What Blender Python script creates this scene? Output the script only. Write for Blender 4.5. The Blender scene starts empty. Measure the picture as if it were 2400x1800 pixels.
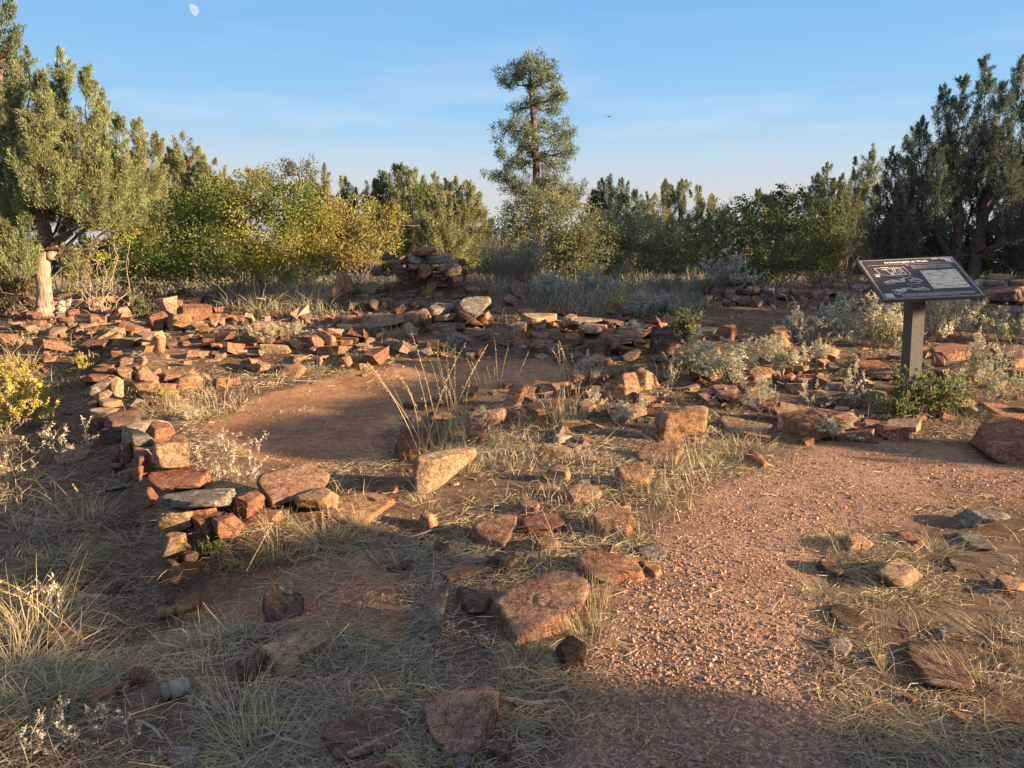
import bpy, math, random
import numpy as np
from mathutils import Vector
R = math.radians
scene = bpy.context.scene
col = scene.collection

# ------------------------------------------------------------------ camera
PITCH, CZ, HALF = R(9), 1.65, R(34)
FPX = 1200 / math.tan(HALF)                     # focal length in pixels of the 2400 px wide photo
cam_d = bpy.data.cameras.new('camera'); cam = bpy.data.objects.new('camera', cam_d); col.objects.link(cam)
cam.location = (0, 0, CZ); cam.rotation_euler = (R(90) - PITCH, 0, 0)
cam_d.sensor_width = 36; cam_d.lens = 18 / math.tan(HALF); cam_d.clip_start = .05; cam_d.clip_end = 6000
scene.camera = cam
# ------------------------------------------------------------------ light
SUN_EL, SUN_BACK = R(13), R(15)                 # sun stands to the right and 15 degrees behind the camera
sunv = Vector((math.cos(SUN_BACK) * math.cos(SUN_EL), -math.sin(SUN_BACK) * math.cos(SUN_EL), math.sin(SUN_EL)))
sd = bpy.data.lights.new('sun', 'SUN'); sun = bpy.data.objects.new('sun', sd); col.objects.link(sun)
sd.energy = 5.0; sd.angle = R(.55); sd.color = (1, .68, .40)
sun.rotation_euler = sunv.to_track_quat('Z', 'Y').to_euler()
W = bpy.data.worlds.new('World'); scene.world = W; W.use_nodes = True
wn, wl = W.node_tree.nodes, W.node_tree.links
bg = wn['Background']
sky = wn.new('ShaderNodeTexSky'); sky.sky_type = 'NISHITA'; sky.sun_disc = False
sky.sun_elevation = SUN_EL; sky.sun_rotation = math.atan2(sunv.x, sunv.y)
sky.altitude = 1500; sky.air_density = 1.0; sky.dust_density = 1.2; sky.ozone_density = 2.5
OVERHEAD_FILL = (.60, .46, .35, 1)
# thin high cirrus and the pinkish dust band low over the horizon
tc = wn.new('ShaderNodeTexCoord'); mp = wn.new('ShaderNodeMapping'); mp.inputs['Scale'].default_value = (2.2, 2.2, 16)
wl.new(tc.outputs['Generated'], mp.inputs['Vector'])
cn = wn.new('ShaderNodeTexNoise'); cn.inputs['Scale'].default_value = 1.7; cn.inputs['Detail'].default_value = 5
wl.new(mp.outputs['Vector'], cn.inputs['Vector'])
cr = wn.new('ShaderNodeMapRange'); cr.inputs[1].default_value = .5; cr.inputs[2].default_value = .78; cr.inputs[3].default_value = 0; cr.inputs[4].default_value = .55
wl.new(cn.outputs['Fac'], cr.inputs[0])
sx = wn.new('ShaderNodeSeparateXYZ'); wl.new(tc.outputs['Generated'], sx.inputs[0])
lo = wn.new('ShaderNodeMapRange'); lo.interpolation_type = 'SMOOTHSTEP'
lo.inputs[1].default_value = .06; lo.inputs[2].default_value = .36; lo.inputs[3].default_value = 1; lo.inputs[4].default_value = 0
wl.new(sx.outputs['Z'], lo.inputs[0])
cm = wn.new('ShaderNodeMath'); cm.operation = 'MULTIPLY'; wl.new(cr.outputs[0], cm.inputs[0]); wl.new(lo.outputs[0], cm.inputs[1])
grad = wn.new('ShaderNodeValToRGB'); ge = grad.color_ramp.elements
EXPO = 1.95; gk = 1 / (2 ** EXPO * .13)
for _ in range(5): ge.new(.5)
for e_, (z_, c_) in zip(ge, [(0, (.66, .65, .65)), (.085, (.68, .70, .71)), (.125, (.58, .72, .83)), (.18, (.355, .64, .92)), (.31, (.215, .49, .89)), (.6, (.14, .32, .62)), (1, (.12, .28, .55))]):
    e_.position = z_; e_.color = (c_[0], c_[1], c_[2], 1)
wl.new(sx.outputs['Z'], grad.inputs[0])
gs = wn.new('ShaderNodeVectorMath'); gs.operation = 'SCALE'; gs.inputs['Scale'].default_value = gk; wl.new(grad.outputs[0], gs.inputs[0])
warm = wn.new('ShaderNodeMix'); warm.data_type = 'RGBA'; warm.blend_type = 'ADD'; warm.inputs[0].default_value = 1; warm.inputs[7].default_value = OVERHEAD_FILL   # warm fill light added to the upper sky, out of view
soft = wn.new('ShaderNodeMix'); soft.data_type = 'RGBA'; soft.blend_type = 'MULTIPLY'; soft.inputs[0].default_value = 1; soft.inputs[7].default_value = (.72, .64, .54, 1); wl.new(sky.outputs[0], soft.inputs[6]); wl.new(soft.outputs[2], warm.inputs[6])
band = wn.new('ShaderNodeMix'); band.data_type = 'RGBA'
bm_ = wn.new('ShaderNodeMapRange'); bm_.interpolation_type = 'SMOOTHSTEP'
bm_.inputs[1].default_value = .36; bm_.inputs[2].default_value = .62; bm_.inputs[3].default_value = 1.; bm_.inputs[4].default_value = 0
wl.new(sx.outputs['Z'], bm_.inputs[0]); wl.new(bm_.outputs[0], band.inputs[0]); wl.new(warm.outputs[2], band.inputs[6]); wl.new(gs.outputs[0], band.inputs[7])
clo = wn.new('ShaderNodeMix'); clo.data_type = 'RGBA'; clo.inputs[7].default_value = (1.75, 1.75, 1.8, 1)
wl.new(cm.outputs[0], clo.inputs[0]); wl.new(band.outputs[2], clo.inputs[6])
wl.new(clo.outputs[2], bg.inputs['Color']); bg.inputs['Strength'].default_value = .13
vs = scene.view_settings; vs.view_transform = 'Standard'; vs.look = 'None'; vs.gamma = 1; vs.use_curve_mapping = False
vs.exposure = EXPO
scene.cycles.max_bounces = 6; scene.cycles.diffuse_bounces = 3; scene.cycles.transparent_max_bounces = 8
scene.cycles.use_denoising = True

# ------------------------------------------------------------------ small tools
rng = np.random.default_rng(7)
random.seed(7)

def ss(a, b, v):
    t = np.clip((v - a) / (b - a), 0, 1); return t * t * (3 - 2 * t)

def _h(i, j, k, seed):
    n = (i * 374761393 + j * 668265263 + k * 2147483647 + seed * 974711) & 0xffffffff
    n = ((n ^ (n >> 13)) * 1274126177) & 0xffffffff
    n = ((n ^ (n >> 16)) * 2246822519) & 0xffffffff
    return ((n ^ (n >> 15)) & 0xffffff) / float(0xffffff)

def vnoise(P, seed=0):
    P = np.asarray(P, float); I = np.floor(P).astype(np.int64); f = P - I; u = f * f * (3 - 2 * f)
    i, j, k = I[..., 0], I[..., 1], I[..., 2]; a, b, c = u[..., 0], u[..., 1], u[..., 2]
    r = 0
    for di in (0, 1):
        for dj in (0, 1):
            for dk in (0, 1):
                w = (a if di else 1 - a) * (b if dj else 1 - b) * (c if dk else 1 - c)
                r = r + w * _h(i + di, j + dj, k + dk, seed)
    return r * 2 - 1

def fbm(P, seed=0, o=3, g=.5):
    P = np.asarray(P, float); r = 0; a = 1; s = 0
    for q in range(o):
        r = r + a * vnoise(P * (2.03 ** q) + 17.3 * q, seed + q); s += a; a *= g
    return r / s

def n2(x, y, f, seed, o=2):
    return fbm(np.stack([x * f, y * f, np.zeros_like(x) + .37 * seed], -1), seed, o)

# ------------------------------------------------------------------ terrain (one function, everything stands on it)
WY = np.array([3.9, 4.15, 5.0, 6.0, 7.2, 8.8, 9.9, 11.5])
WX = np.array([-1.75, -1.95, -2.35, -2.85, -3.6, -4.7, -5.25, -5.8])
BUMPS = [(-1.5, 14.6, 2.6, 1.7, .22), (-1.35, 15.3, .95, .55, .42), (-3.4, 11.2, 2.4, 1.0, .18), (-6.5, 12.2, 1.8, 1.2, .15),
         (4.2, 9.4, 2.2, 1.5, .12), (.5, 5.6, .8, 2.4, .07), (1.5, 11.6, 1.8, .6, .12), (-.5, 5.3, .55, .5, .07), (1.3, 8.3, 1.2, .7, .08),
         (6.2, 16.0, 3.0, .9, .2), (10.5, 15.8, 2.5, 1.2, .3), (-1.35, 4.75, .6, .45, .1)]

def terrain(x, y, fine=False):
    x = np.asarray(x, float); y = np.asarray(y, float)
    z = .95 * ss(6, 17, y)
    xw = np.interp(y, WY, WX)
    out_hi = ss(-.02, .24, xw - x) * (1 - ss(9, 11, y)) * (1 - .75 * ss(1.0, 4.5, xw - x))
    out_lo = ss(0, .8, -1.05 - x) * ss(2.7, 3.9, y) * (1 - .75 * ss(1.0, 4.5, -1.9 - x))
    k = ss(4.08, 4.28, y)
    z = z - .30 * (out_hi * k + out_lo * (1 - k))
    di = x - xw
    z = z + .13 * np.exp(-((di - .3) / .38) ** 2) * (di > -.3) * ss(4.1, 4.4, y) * (1 - ss(10, 11.5, y)) * ss(-.15, .1, di)
    for bx, by, rx, ry, h in BUMPS:
        z = z + h * np.exp(-((x - bx) / rx) ** 2 - ((y - by) / ry) ** 2)
    r = np.hypot(x, y)
    z = z + .35 * n2(x, y, .05, 3) * ss(24, 60, r)
    if fine:
        f = 1 - ss(14, 30, r)
        z = z + f * (.022 * n2(x, y, .9, 11, 1) + .0032 * n2(x, y, 5, 12, 1) + .0008 * n2(x, y, 20, 13, 1) * (1 - ss(5, 9, r)))
    return z

def tz(x, y): return float(terrain(np.array([x]), np.array([y]), True)[0])

def ray(px, py):
    u = (px - 1200) / FPX; v = (900 - py) / FPX
    return np.array([u, math.cos(PITCH) + v * math.sin(PITCH), -math.sin(PITCH) + v * math.cos(PITCH)])
_T = np.concatenate([np.arange(1.2, 20, .01), np.arange(20, 60, .1)])

def hit(px, py):
    d = ray(px, py); z = CZ + _T * d[2]
    i = np.argmax(z < terrain(_T * d[0], _T * d[1]))
    if z[i] >= terrain(_T[i] * d[0], _T[i] * d[1]): return None
    return np.array([_T[i] * d[0], _T[i] * d[1], z[i]])

def at(px, py, Y):
    d = ray(px, py); t = Y / d[1]
    return np.array([d[0] * t, Y, CZ + d[2] * t])

def project(P):
    P = np.asarray(P, float); dz = P[..., 2] - CZ
    zc = P[..., 1] * math.cos(PITCH) - dz * math.sin(PITCH); yc = P[..., 1] * math.sin(PITCH) + dz * math.cos(PITCH)
    zc = np.where(zc > .05, zc, np.nan)
    return 1200 + FPX * P[..., 0] / zc, 900 - FPX * yc / zc

def inpoly(x, y, poly):
    r = np.zeros(np.shape(x), bool); n = len(poly)
    for i in range(n):
        x0, y0 = poly[i]; x1, y1 = poly[(i + 1) % n]
        c = ((y0 > y) != (y1 > y)) & (x < (x1 - x0) * (y - y0) / (y1 - y0 + 1e-9) + x0)
        r ^= c
    return r

# ------------------------------------------------------------------ mesh / object tools
def mesh(name, V, F, mat=None, C=None, smooth=False, mi=None):
    """V (n,3); F a list of (m,k) index arrays; C an optional (n,3) colour per vertex"""
    V = np.asarray(V, np.float32); me = bpy.data.meshes.new(name)
    F = [np.asarray(f, np.int32) for f in (F if isinstance(F, list) else [F]) if len(f)]
    me.vertices.add(len(V)); me.vertices.foreach_set('co', V.ravel())
    nl = sum(f.size for f in F); npol = sum(len(f) for f in F)
    me.loops.add(nl); me.polygons.add(npol)
    me.loops.foreach_set('vertex_index', np.concatenate([f.ravel() for f in F]))
    tot = np.concatenate([np.full(len(f), f.shape[1], np.int32) for f in F])
    me.polygons.foreach_set('loop_start', np.concatenate([[0], np.cumsum(tot)[:-1]]).astype(np.int32))
    me.polygons.foreach_set('use_smooth', np.full(npol, bool(smooth)))
    for m in (mat if isinstance(mat, list) else [mat]):
        if m: me.materials.append(m)
    if mi is not None: me.polygons.foreach_set('material_index', np.asarray(mi, np.int32))
    if C is not None:
        a = me.attributes.new('tint', 'FLOAT_COLOR', 'POINT')
        a.data.foreach_set('color', np.concatenate([np.asarray(C, np.float32), np.ones((len(V), 1), np.float32)], 1).ravel())
    me.update(calc_edges=True); me.validate()
    return me

def obj(name, me, loc=(0, 0, 0), parent=None, **props):
    o = bpy.data.objects.new(name, me); col.objects.link(o); o.location = loc
    if parent: o.parent = parent
    for k, v in props.items(): o[k] = v
    return o

def thing(name, label, cat, loc, group=None, rz=0):
    o = bpy.data.objects.new(name, None); col.objects.link(o); o.location = loc; o.rotation_euler = (0, 0, rz)
    o.empty_display_size = .1; o['label'] = label; o['category'] = cat
    if group: o['group'] = group
    return o

def copy_tree(root, loc, rz, sc, label, group=None):
    r = root.copy(); col.objects.link(r); r.location = loc; r.rotation_euler = (0, 0, rz); r.scale = sc; r['label'] = label
    if group: r['group'] = group
    for ch in root.children:
        c = ch.copy(); col.objects.link(c); c.parent = r
    return r

def tube(pts, rad, sides=7, closed=True):
    pts = np.asarray(pts, float); n = len(pts); rad = np.broadcast_to(np.asarray(rad, float), (n,))
    T = np.gradient(pts, axis=0); T /= np.linalg.norm(T, axis=1)[:, None] + 1e-9
    up = np.array([0, 0, 1.]) if abs(T[0, 2]) < .9 else np.array([1., 0, 0])
    A = np.cross(T, up); A /= np.linalg.norm(A, axis=1)[:, None] + 1e-9; B = np.cross(T, A)
    an = np.arange(sides) * 2 * math.pi / sides
    V = (pts[:, None] + rad[:, None, None] * (np.cos(an)[None, :, None] * A[:, None] + np.sin(an)[None, :, None] * B[:, None])).reshape(-1, 3)
    i = np.arange(n - 1)[:, None] * sides; j = np.arange(sides)[None]; k = (j + 1) % sides
    F = np.stack([i + j, i + k, i + sides + k, i + sides + j], -1).reshape(-1, 4)
    fs = [F]
    if closed: fs += [np.arange(sides)[None, ::-1], (np.arange(sides) + (n - 1) * sides)[None]]
    return V, fs

def join(parts):
    Vs, Fs, o = [], [], 0
    for V, fs in parts:
        Vs.append(V); Fs += [f + o for f in fs]; o += len(V)
    by = {}
    for f in Fs: by.setdefault(f.shape[1], []).append(f)
    return np.concatenate(Vs), [np.concatenate(v) for v in by.values()]

def box(sx, sy, sz, c=(0, 0, 0)):
    V = np.array([[x, y, z] for x in (-1, 1) for y in (-1, 1) for z in (-1, 1)], float) * (sx / 2, sy / 2, sz / 2) + c
    return V, [np.array([[0, 1, 3, 2], [4, 6, 7, 5], [0, 4, 5, 1], [2, 3, 7, 6], [0, 2, 6, 4], [1, 5, 7, 3]])]

# ------------------------------------------------------------------ materials
def new_mat(name):
    m = bpy.data.materials.new(name); m.use_nodes = True
    return m, m.node_tree.nodes, m.node_tree.links, m.node_tree.nodes['Principled BSDF']

def rgb(n, c): n.default_value = (*c, 1)

def ramp(nodes, stops):
    r = nodes.new('ShaderNodeValToRGB'); e = r.color_ramp.elements
    while len(e) < len(stops): e.new(.5)
    for s, (p, c) in zip(e, stops): s.position = p; s.color = (*c, 1)
    return r

def noise(nodes, links, vec, scale, detail=6, rough=.6):
    t = nodes.new('ShaderNodeTexNoise'); t.inputs['Scale'].default_value = scale; t.inputs['Detail'].default_value = detail
    t.inputs['Roughness'].default_value = rough
    if vec: links.new(vec, t.inputs['Vector'])
    return t

def mixc(nodes, links, fac, a, b, mode='MIX'):
    m = nodes.new('ShaderNodeMix'); m.data_type = 'RGBA'; m.blend_type = mode
    for s, v in ((0, fac), (6, a), (7, b)):
        if isinstance(v, tuple): m.inputs[s].default_value = (*v, 1)
        elif isinstance(v, (int, float)): m.inputs[s].default_value = v
        else: links.new(v, m.inputs[s])
    return m.outputs[2]

def bump(nodes, links, h, strength, dist, prev=None):
    b = nodes.new('ShaderNodeBump'); b.inputs['Strength'].default_value = strength; b.inputs['Distance'].default_value = dist
    links.new(h, b.inputs['Height'])
    if prev: links.new(prev, b.inputs['Normal'])
    return b.outputs[0]

def rock_mat(name, c1, c2, c3, lichen=0., lcol=(.42, .45, .36), strata=.35):
    m, n, l, p = new_mat(name); p.inputs['Roughness'].default_value = .93; p.inputs['Specular IOR Level'].default_value = .15
    t = n.new('ShaderNodeTexCoord'); oi = n.new('ShaderNodeObjectInfo')
    ad = n.new('ShaderNodeVectorMath'); ad.operation = 'MULTIPLY_ADD'
    cb = n.new('ShaderNodeCombineXYZ')
    for i in range(3): l.new(oi.outputs['Random'], cb.inputs[i])
    l.new(cb.outputs[0], ad.inputs[0]); ad.inputs[1].default_value = (31, 17, 53); l.new(t.outputs['Object'], ad.inputs[2])
    v = ad.outputs[0]
    a = noise(n, l, v, 5.5, 8, .65); b = noise(n, l, v, 26, 6, .7); s = noise(n, l, v, 130, 3, .7)
    sm = n.new('ShaderNodeMapping'); sm.inputs['Scale'].default_value = (4, 4, 38); l.new(v, sm.inputs[0])
    st = noise(n, l, sm.outputs[0], 1.0, 4, .6)
    r = ramp(n, [(.32, c1), (.5, c2), (.68, c3)]); l.new(a.outputs['Fac'], r.inputs[0])
    r2 = ramp(n, [(.36, (.42, .42, .44)), (.5, (.95, .93, .92)), (.66, (1.4, 1.34, 1.26))]); l.new(b.outputs['Fac'], r2.inputs[0])
    c = mixc(n, l, .8, r.outputs[0], r2.outputs[0], 'MULTIPLY')
    r3 = ramp(n, [(.40, (.45, .43, .43)), (.53, (1.05, 1.03, 1.0)), (.66, (1.75, 1.66, 1.5))]); l.new(s.outputs['Fac'], r3.inputs[0])
    c = mixc(n, l, .7, c, r3.outputs[0], 'MULTIPLY')
    r4 = ramp(n, [(.40, (.62, .58, .58)), (.6, (1.18, 1.18, 1.18))]); l.new(st.outputs['Fac'], r4.inputs[0])
    c = mixc(n, l, strata, c, r4.outputs[0], 'MULTIPLY')
    # dark desert varnish in big blotches, lichen in spots
    dv = noise(n, l, v, 3.1, 5, .62); rv = ramp(n, [(.55, (0, 0, 0)), (.68, (1, 1, 1))]); l.new(dv.outputs['Fac'], rv.inputs[0])
    ck = n.new('ShaderNodeTexVoronoi'); ck.feature = 'DISTANCE_TO_EDGE'; ck.inputs['Scale'].default_value = 5.5; wv = noise(n, l, v, 9, 3); wm_ = mixc(n, l, .16, v, wv.outputs['Color']); l.new(wm_, ck.inputs['Vector'])
    rc = ramp(n, [(0., (.3, .28, .27)), (.028, (1, 1, 1))]); l.new(ck.outputs['Distance'], rc.inputs[0]); c = mixc(n, l, .6, c, rc.outputs[0], 'MULTIPLY')
    dk = n.new('ShaderNodeMath'); dk.operation = 'MULTIPLY'; dk.inputs[1].default_value = .55; l.new(rv.outputs[0], dk.inputs[0])
    c = mixc(n, l, dk.outputs[0], c, (.09, .065, .055))
    if lichen > 0:
        vo = noise(n, l, v, 14, 7, .75); rl = ramp(n, [(.62 - .12 * lichen, (0, 0, 0)), (.66 - .1 * lichen, (1, 1, 1))]); l.new(vo.outputs['Fac'], rl.inputs[0])
        lk = n.new('ShaderNodeMath'); lk.operation = 'MULTIPLY'; lk.inputs[1].default_value = .75; l.new(rl.outputs[0], lk.inputs[0])
        c = mixc(n, l, lk.outputs[0], c, lcol)
    hs = n.new('ShaderNodeHueSaturation'); mr = n.new('ShaderNodeMapRange'); mr.inputs[3].default_value = 1.0; mr.inputs[4].default_value = 1.5
    l.new(oi.outputs['Random'], mr.inputs[0]); l.new(mr.outputs[0], hs.inputs['Value']); l.new(c, hs.inputs['Color'])
    l.new(hs.outputs[0], p.inputs['Base Color'])
    nb = bump(n, l, rc.outputs[0], .5, .012); nb = bump(n, l, st.outputs['Fac'], .8, .04, nb); nb = bump(n, l, b.outputs['Fac'], 1., .05, nb); nb = bump(n, l, s.outputs['Fac'], 1., .012, nb)
    l.new(nb, p.inputs['Normal'])
    return m

MR = {'r': rock_mat('red_sandstone', (.215, .105, .068), (.30, .155, .10), (.39, .225, .145)),
      'o': rock_mat('orange_tan_sandstone', (.30, .175, .105), (.39, .24, .145), (.47, .31, .195)),
      't': rock_mat('tan_sandstone', (.28, .19, .115), (.37, .265, .165), (.45, .34, .22), .2),
      'g': rock_mat('grey_lichened_stone', (.15, .125, .105), (.22, .19, .16), (.3, .265, .225), .6),
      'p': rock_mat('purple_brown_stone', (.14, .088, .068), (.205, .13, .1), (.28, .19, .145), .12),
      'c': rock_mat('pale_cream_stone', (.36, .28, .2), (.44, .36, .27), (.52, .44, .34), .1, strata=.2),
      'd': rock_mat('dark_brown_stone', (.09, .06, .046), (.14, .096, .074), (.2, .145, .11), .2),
      's': rock_mat('speckled_pink_granite', (.28, .165, .11), (.36, .225, .155), (.44, .3, .21), .1, strata=.1)}

def leaf_mat(name, trans=.3, rough=.7):
    m, n, l, p = new_mat(name); a = n.new('ShaderNodeAttribute'); a.attribute_name = 'tint'
    p.inputs['Roughness'].default_value = rough; p.inputs['Specular IOR Level'].default_value = .2
    l.new(a.outputs['Color'], p.inputs['Base Color'])
    tr = n.new('ShaderNodeBsdfTranslucent'); l.new(a.outputs['Color'], tr.inputs['Color'])
    mx = n.new('ShaderNodeMixShader'); mx.inputs[0].default_value = trans
    l.new(p.outputs[0], mx.inputs[1]); l.new(tr.outputs[0], mx.inputs[2]); l.new(mx.outputs[0], n['Material Output'].inputs[0])
    return m
M_NEEDLE = leaf_mat('conifer_foliage', .15); M_LEAF = leaf_mat('broad_leaf', .4, .55); M_STRAW = leaf_mat('dry_grass', .25, .6)
M_BLOSSOM = leaf_mat('pale_blossom', .3, .8)

def rubble_mat(name):
    m, n, l, p = new_mat(name); p.inputs['Roughness'].default_value = .94; p.inputs['Specular IOR Level'].default_value = .12
    a = n.new('ShaderNodeAttribute'); a.attribute_name = 'tint'; g_ = n.new('ShaderNodeNewGeometry'); v = g_.outputs['Position']
    b = noise(n, l, v, 24, 6, .7); s_ = noise(n, l, v, 120, 3, .7)
    r = ramp(n, [(.34, (.4, .39, .4)), (.5, (.95, .93, .92)), (.68, (1.5, 1.42, 1.32))]); l.new(b.outputs['Fac'], r.inputs[0]); r2 = ramp(n, [(.38, (.6, .58, .58)), (.62, (1.4, 1.36, 1.3))]); l.new(s_.outputs['Fac'], r2.inputs[0])
    c = mixc(n, l, .9, a.outputs['Color'], r.outputs[0], 'MULTIPLY'); c = mixc(n, l, .7, c, r2.outputs[0], 'MULTIPLY'); l.new(c, p.inputs['Base Color'])
    nb = bump(n, l, b.outputs['Fac'], 1., .05); nb = bump(n, l, s_.outputs['Fac'], .8, .01, nb); l.new(nb, p.inputs['Normal']); return m
M_RUBBLE = rubble_mat('broken_stone')

def bark_mat(name, c1, c2):
    m, n, l, p = new_mat(name); p.inputs['Roughness'].default_value = .95; p.inputs['Specular IOR Level'].default_value = .1
    t = n.new('ShaderNodeTexCoord'); mp = n.new('ShaderNodeMapping'); mp.inputs['Scale'].default_value = (30, 30, 4); l.new(t.outputs['Object'], mp.inputs[0])
    a = noise(n, l, mp.outputs[0], 1, 6, .7); r = ramp(n, [(.36, c1), (.58, c2)]); l.new(a.outputs['Fac'], r.inputs[0]); l.new(r.outputs[0], p.inputs['Base Color'])
    l.new(bump(n, l, a.outputs['Fac'], 1., .035), p.inputs['Normal'])
    return m
M_BARK_PALE = bark_mat('pale_juniper_bark', (.13, .1, .08), (.42, .34, .27)); M_BARK = bark_mat('brown_bark', (.07, .05, .04), (.2, .15, .12))
M_WOOD = bark_mat('weathered_dead_wood', (.24, .2, .17), (.48, .43, .37)); M_STICK = bark_mat('dry_stick', (.2, .16, .13), (.42, .36, .3))
M_LOG = bark_mat('split_log_wood', (.1, .075, .055), (.5, .34, .16))
# ------------------------------------------------------------------ ground: one sheet out to the horizon
PATH = [(1290, 1800), (1370, 1600), (1420, 1450), (1500, 1340), (1570, 1230), (1650, 1150), (1760, 1090), (1900, 1055), (2060, 1030), (2250, 1060), (2420, 1090),
        (2700, 1100), (2700, 1240), (2420, 1200), (2250, 1190), (2040, 1230), (1940, 1270), (1900, 1330), (1930, 1420), (1880, 1520), (1960, 1650), (1960, 1900), (1290, 1900)]
PLAZA = [(480, 1010), (620, 925), (700, 900), (800, 880), (1000, 845), (1250, 845), (1400, 880), (1330, 940), (1180, 930), (1030, 970), (920, 1000), (900, 1080), (780, 1100), (600, 1080)]
BARE = [(620, 1330), (900, 1290), (960, 1380), (930, 1500), (760, 1480), (420, 1440), (400, 1400)]
BARE2 = [(1880, 1040), (2000, 1030), (2250, 1050), (2250, 1085), (1950, 1075)]

def smear(x, y, poly, k=26, rad=14):
    """how much of a little neighbourhood of a pixel lies in a polygon: 0..1"""
    s = 0
    for i in range(k):
        a = i * 2.399; r = rad * math.sqrt((i + .5) / k)
        s = s + inpoly(x + r * math.cos(a), y + r * .6 * math.sin(a), poly)
    return s / k

rad = np.concatenate([[.02, .3, .6, .9], 1.15 * np.exp(np.arange(0, 690) * .0058)]); rad = np.concatenate([rad, rad[-1] * np.exp(np.arange(1, 40) * .07)])
ang = np.concatenate([np.linspace(-41, 41, 1000), np.linspace(42, 318, 140)]) * math.pi / 180
RR, AA = np.meshgrid(rad, ang, indexing='ij'); GX, GY = RR * np.sin(AA), RR * np.cos(AA)
GZ = terrain(GX, GY, True)
GP = np.stack([GX, GY, GZ], -1)
px, py = project(GP); px = np.nan_to_num(px, nan=-9e3); py = np.nan_to_num(py, nan=9e3)
wob = 44 * n2(GX, GY, 2.5, 31, 3)
mp_ = smear(px + wob, py + wob * .5, PATH, 26, 44); ml_ = np.maximum(smear(px + wob, py + wob * .4, PLAZA), np.maximum(smear(px + wob, py + wob * .5, BARE), smear(px, py, BARE2)))
# outside the picture the path simply goes on
nr, na = RR.shape
i = np.arange(nr - 1)[:, None] * na; j = np.arange(na)[None]; k = (j + 1) % na
GF = np.stack([i + j, i + na + j, i + na + k, i + k], -1).reshape(-1, 4)
gm, n, l, p = new_mat('dirt_ground'); p.inputs['Roughness'].default_value = .95; p.inputs['Specular IOR Level'].default_value = .1
at_ = n.new('ShaderNodeAttribute'); at_.attribute_name = 'tint'; sp = n.new('ShaderNodeSeparateColor'); l.new(at_.outputs['Color'], sp.inputs[0])
g = n.new('ShaderNodeNewGeometry'); v = g.outputs['Position']
a1 = noise(n, l, v, 1.3, 6, .6); a2 = noise(n, l, v, 9, 7, .7); a3 = noise(n, l, v, 70, 4, .7); vo = n.new('ShaderNodeTexVoronoi'); vo.inputs['Scale'].default_value = 75; l.new(v, vo.inputs['Vector'])
r1 = ramp(n, [(.3, (.075, .052, .038)), (.5, (.125, .084, .058)), (.7, (.19, .13, .088))]); l.new(a2.outputs['Fac'], r1.inputs[0])
r2 = ramp(n, [(.35, (.26, .14, .08)), (.65, (.38, .22, .125))]); l.new(a2.outputs['Fac'], r2.inputs[0])
r3 = ramp(n, [(.3, (.20, .118, .078)), (.55, (.29, .178, .118)), (.75, (.37, .245, .168))]); l.new(vo.outputs['Color'], r3.inputs[0])
rs = ramp(n, [(.35, (.6, .6, .6)), (.65, (1.3, 1.28, 1.25))]); l.new(a3.outputs['Fac'], rs.inputs[0])
rl = ramp(n, [(.4, (.8, .78, .76)), (.6, (1.12, 1.12, 1.12))]); l.new(a1.outputs['Fac'], rl.inputs[0])
c = mixc(n, l, sp.outputs[1], r1.outputs[0], r2.outputs[0]); c = mixc(n, l, sp.outputs[0], c, r3.outputs[0])
c = mixc(n, l, .75, c, rs.outputs[0], 'MULTIPLY'); c = mixc(n, l, 1., c, rl.outputs[0], 'MULTIPLY'); l.new(c, p.inputs['Base Color'])
nb = bump(n, l, a2.outputs['Fac'], .5, .022); nb = bump(n, l, a3.outputs['Fac'], .7, .008, nb)
l.new(nb, p.inputs['Normal'])
GC = np.stack([mp_, ml_, np.zeros_like(mp_)], -1).reshape(-1, 3)
obj('ground', mesh('ground', GP.reshape(-1, 3), GF, gm, GC, True), kind='structure')

# ------------------------------------------------------------------ where things may be strewn (weights on the ground)
def scatter(n, ymin, ymax, density, half=R(46), power=1.0, seed=1):
    """n candidate points, denser near the camera, kept with probability density(x, y, px, py)"""
    q = np.random.default_rng(seed)
    r = ymin * (ymax / ymin) ** (q.random(n) ** power); a = (q.random(n) * 2 - 1) * half
    x, y = r * np.sin(a), r * np.cos(a); z = terrain(x, y, True)
    u, w = project(np.stack([x, y, z], -1)); u = np.nan_to_num(u, nan=-9e3); w = np.nan_to_num(w, nan=9e3)
    keep = q.random(n) < density(x, y, u, w)
    return np.stack([x, y, z], -1)[keep], q

def path_w(u, w, x, y):
    o = 46 * n2(x, y, 2.4, 41, 3); return smear(u + o, w + o * .5, PATH, 14, 48)

def bare_w(u, w, x, y):
    o = 30 * n2(x, y, 2.2, 42); return np.maximum(smear(u + o, w + o * .4, PLAZA, 10, 18), smear(u + o, w + o * .4, BARE, 10, 24))

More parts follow.
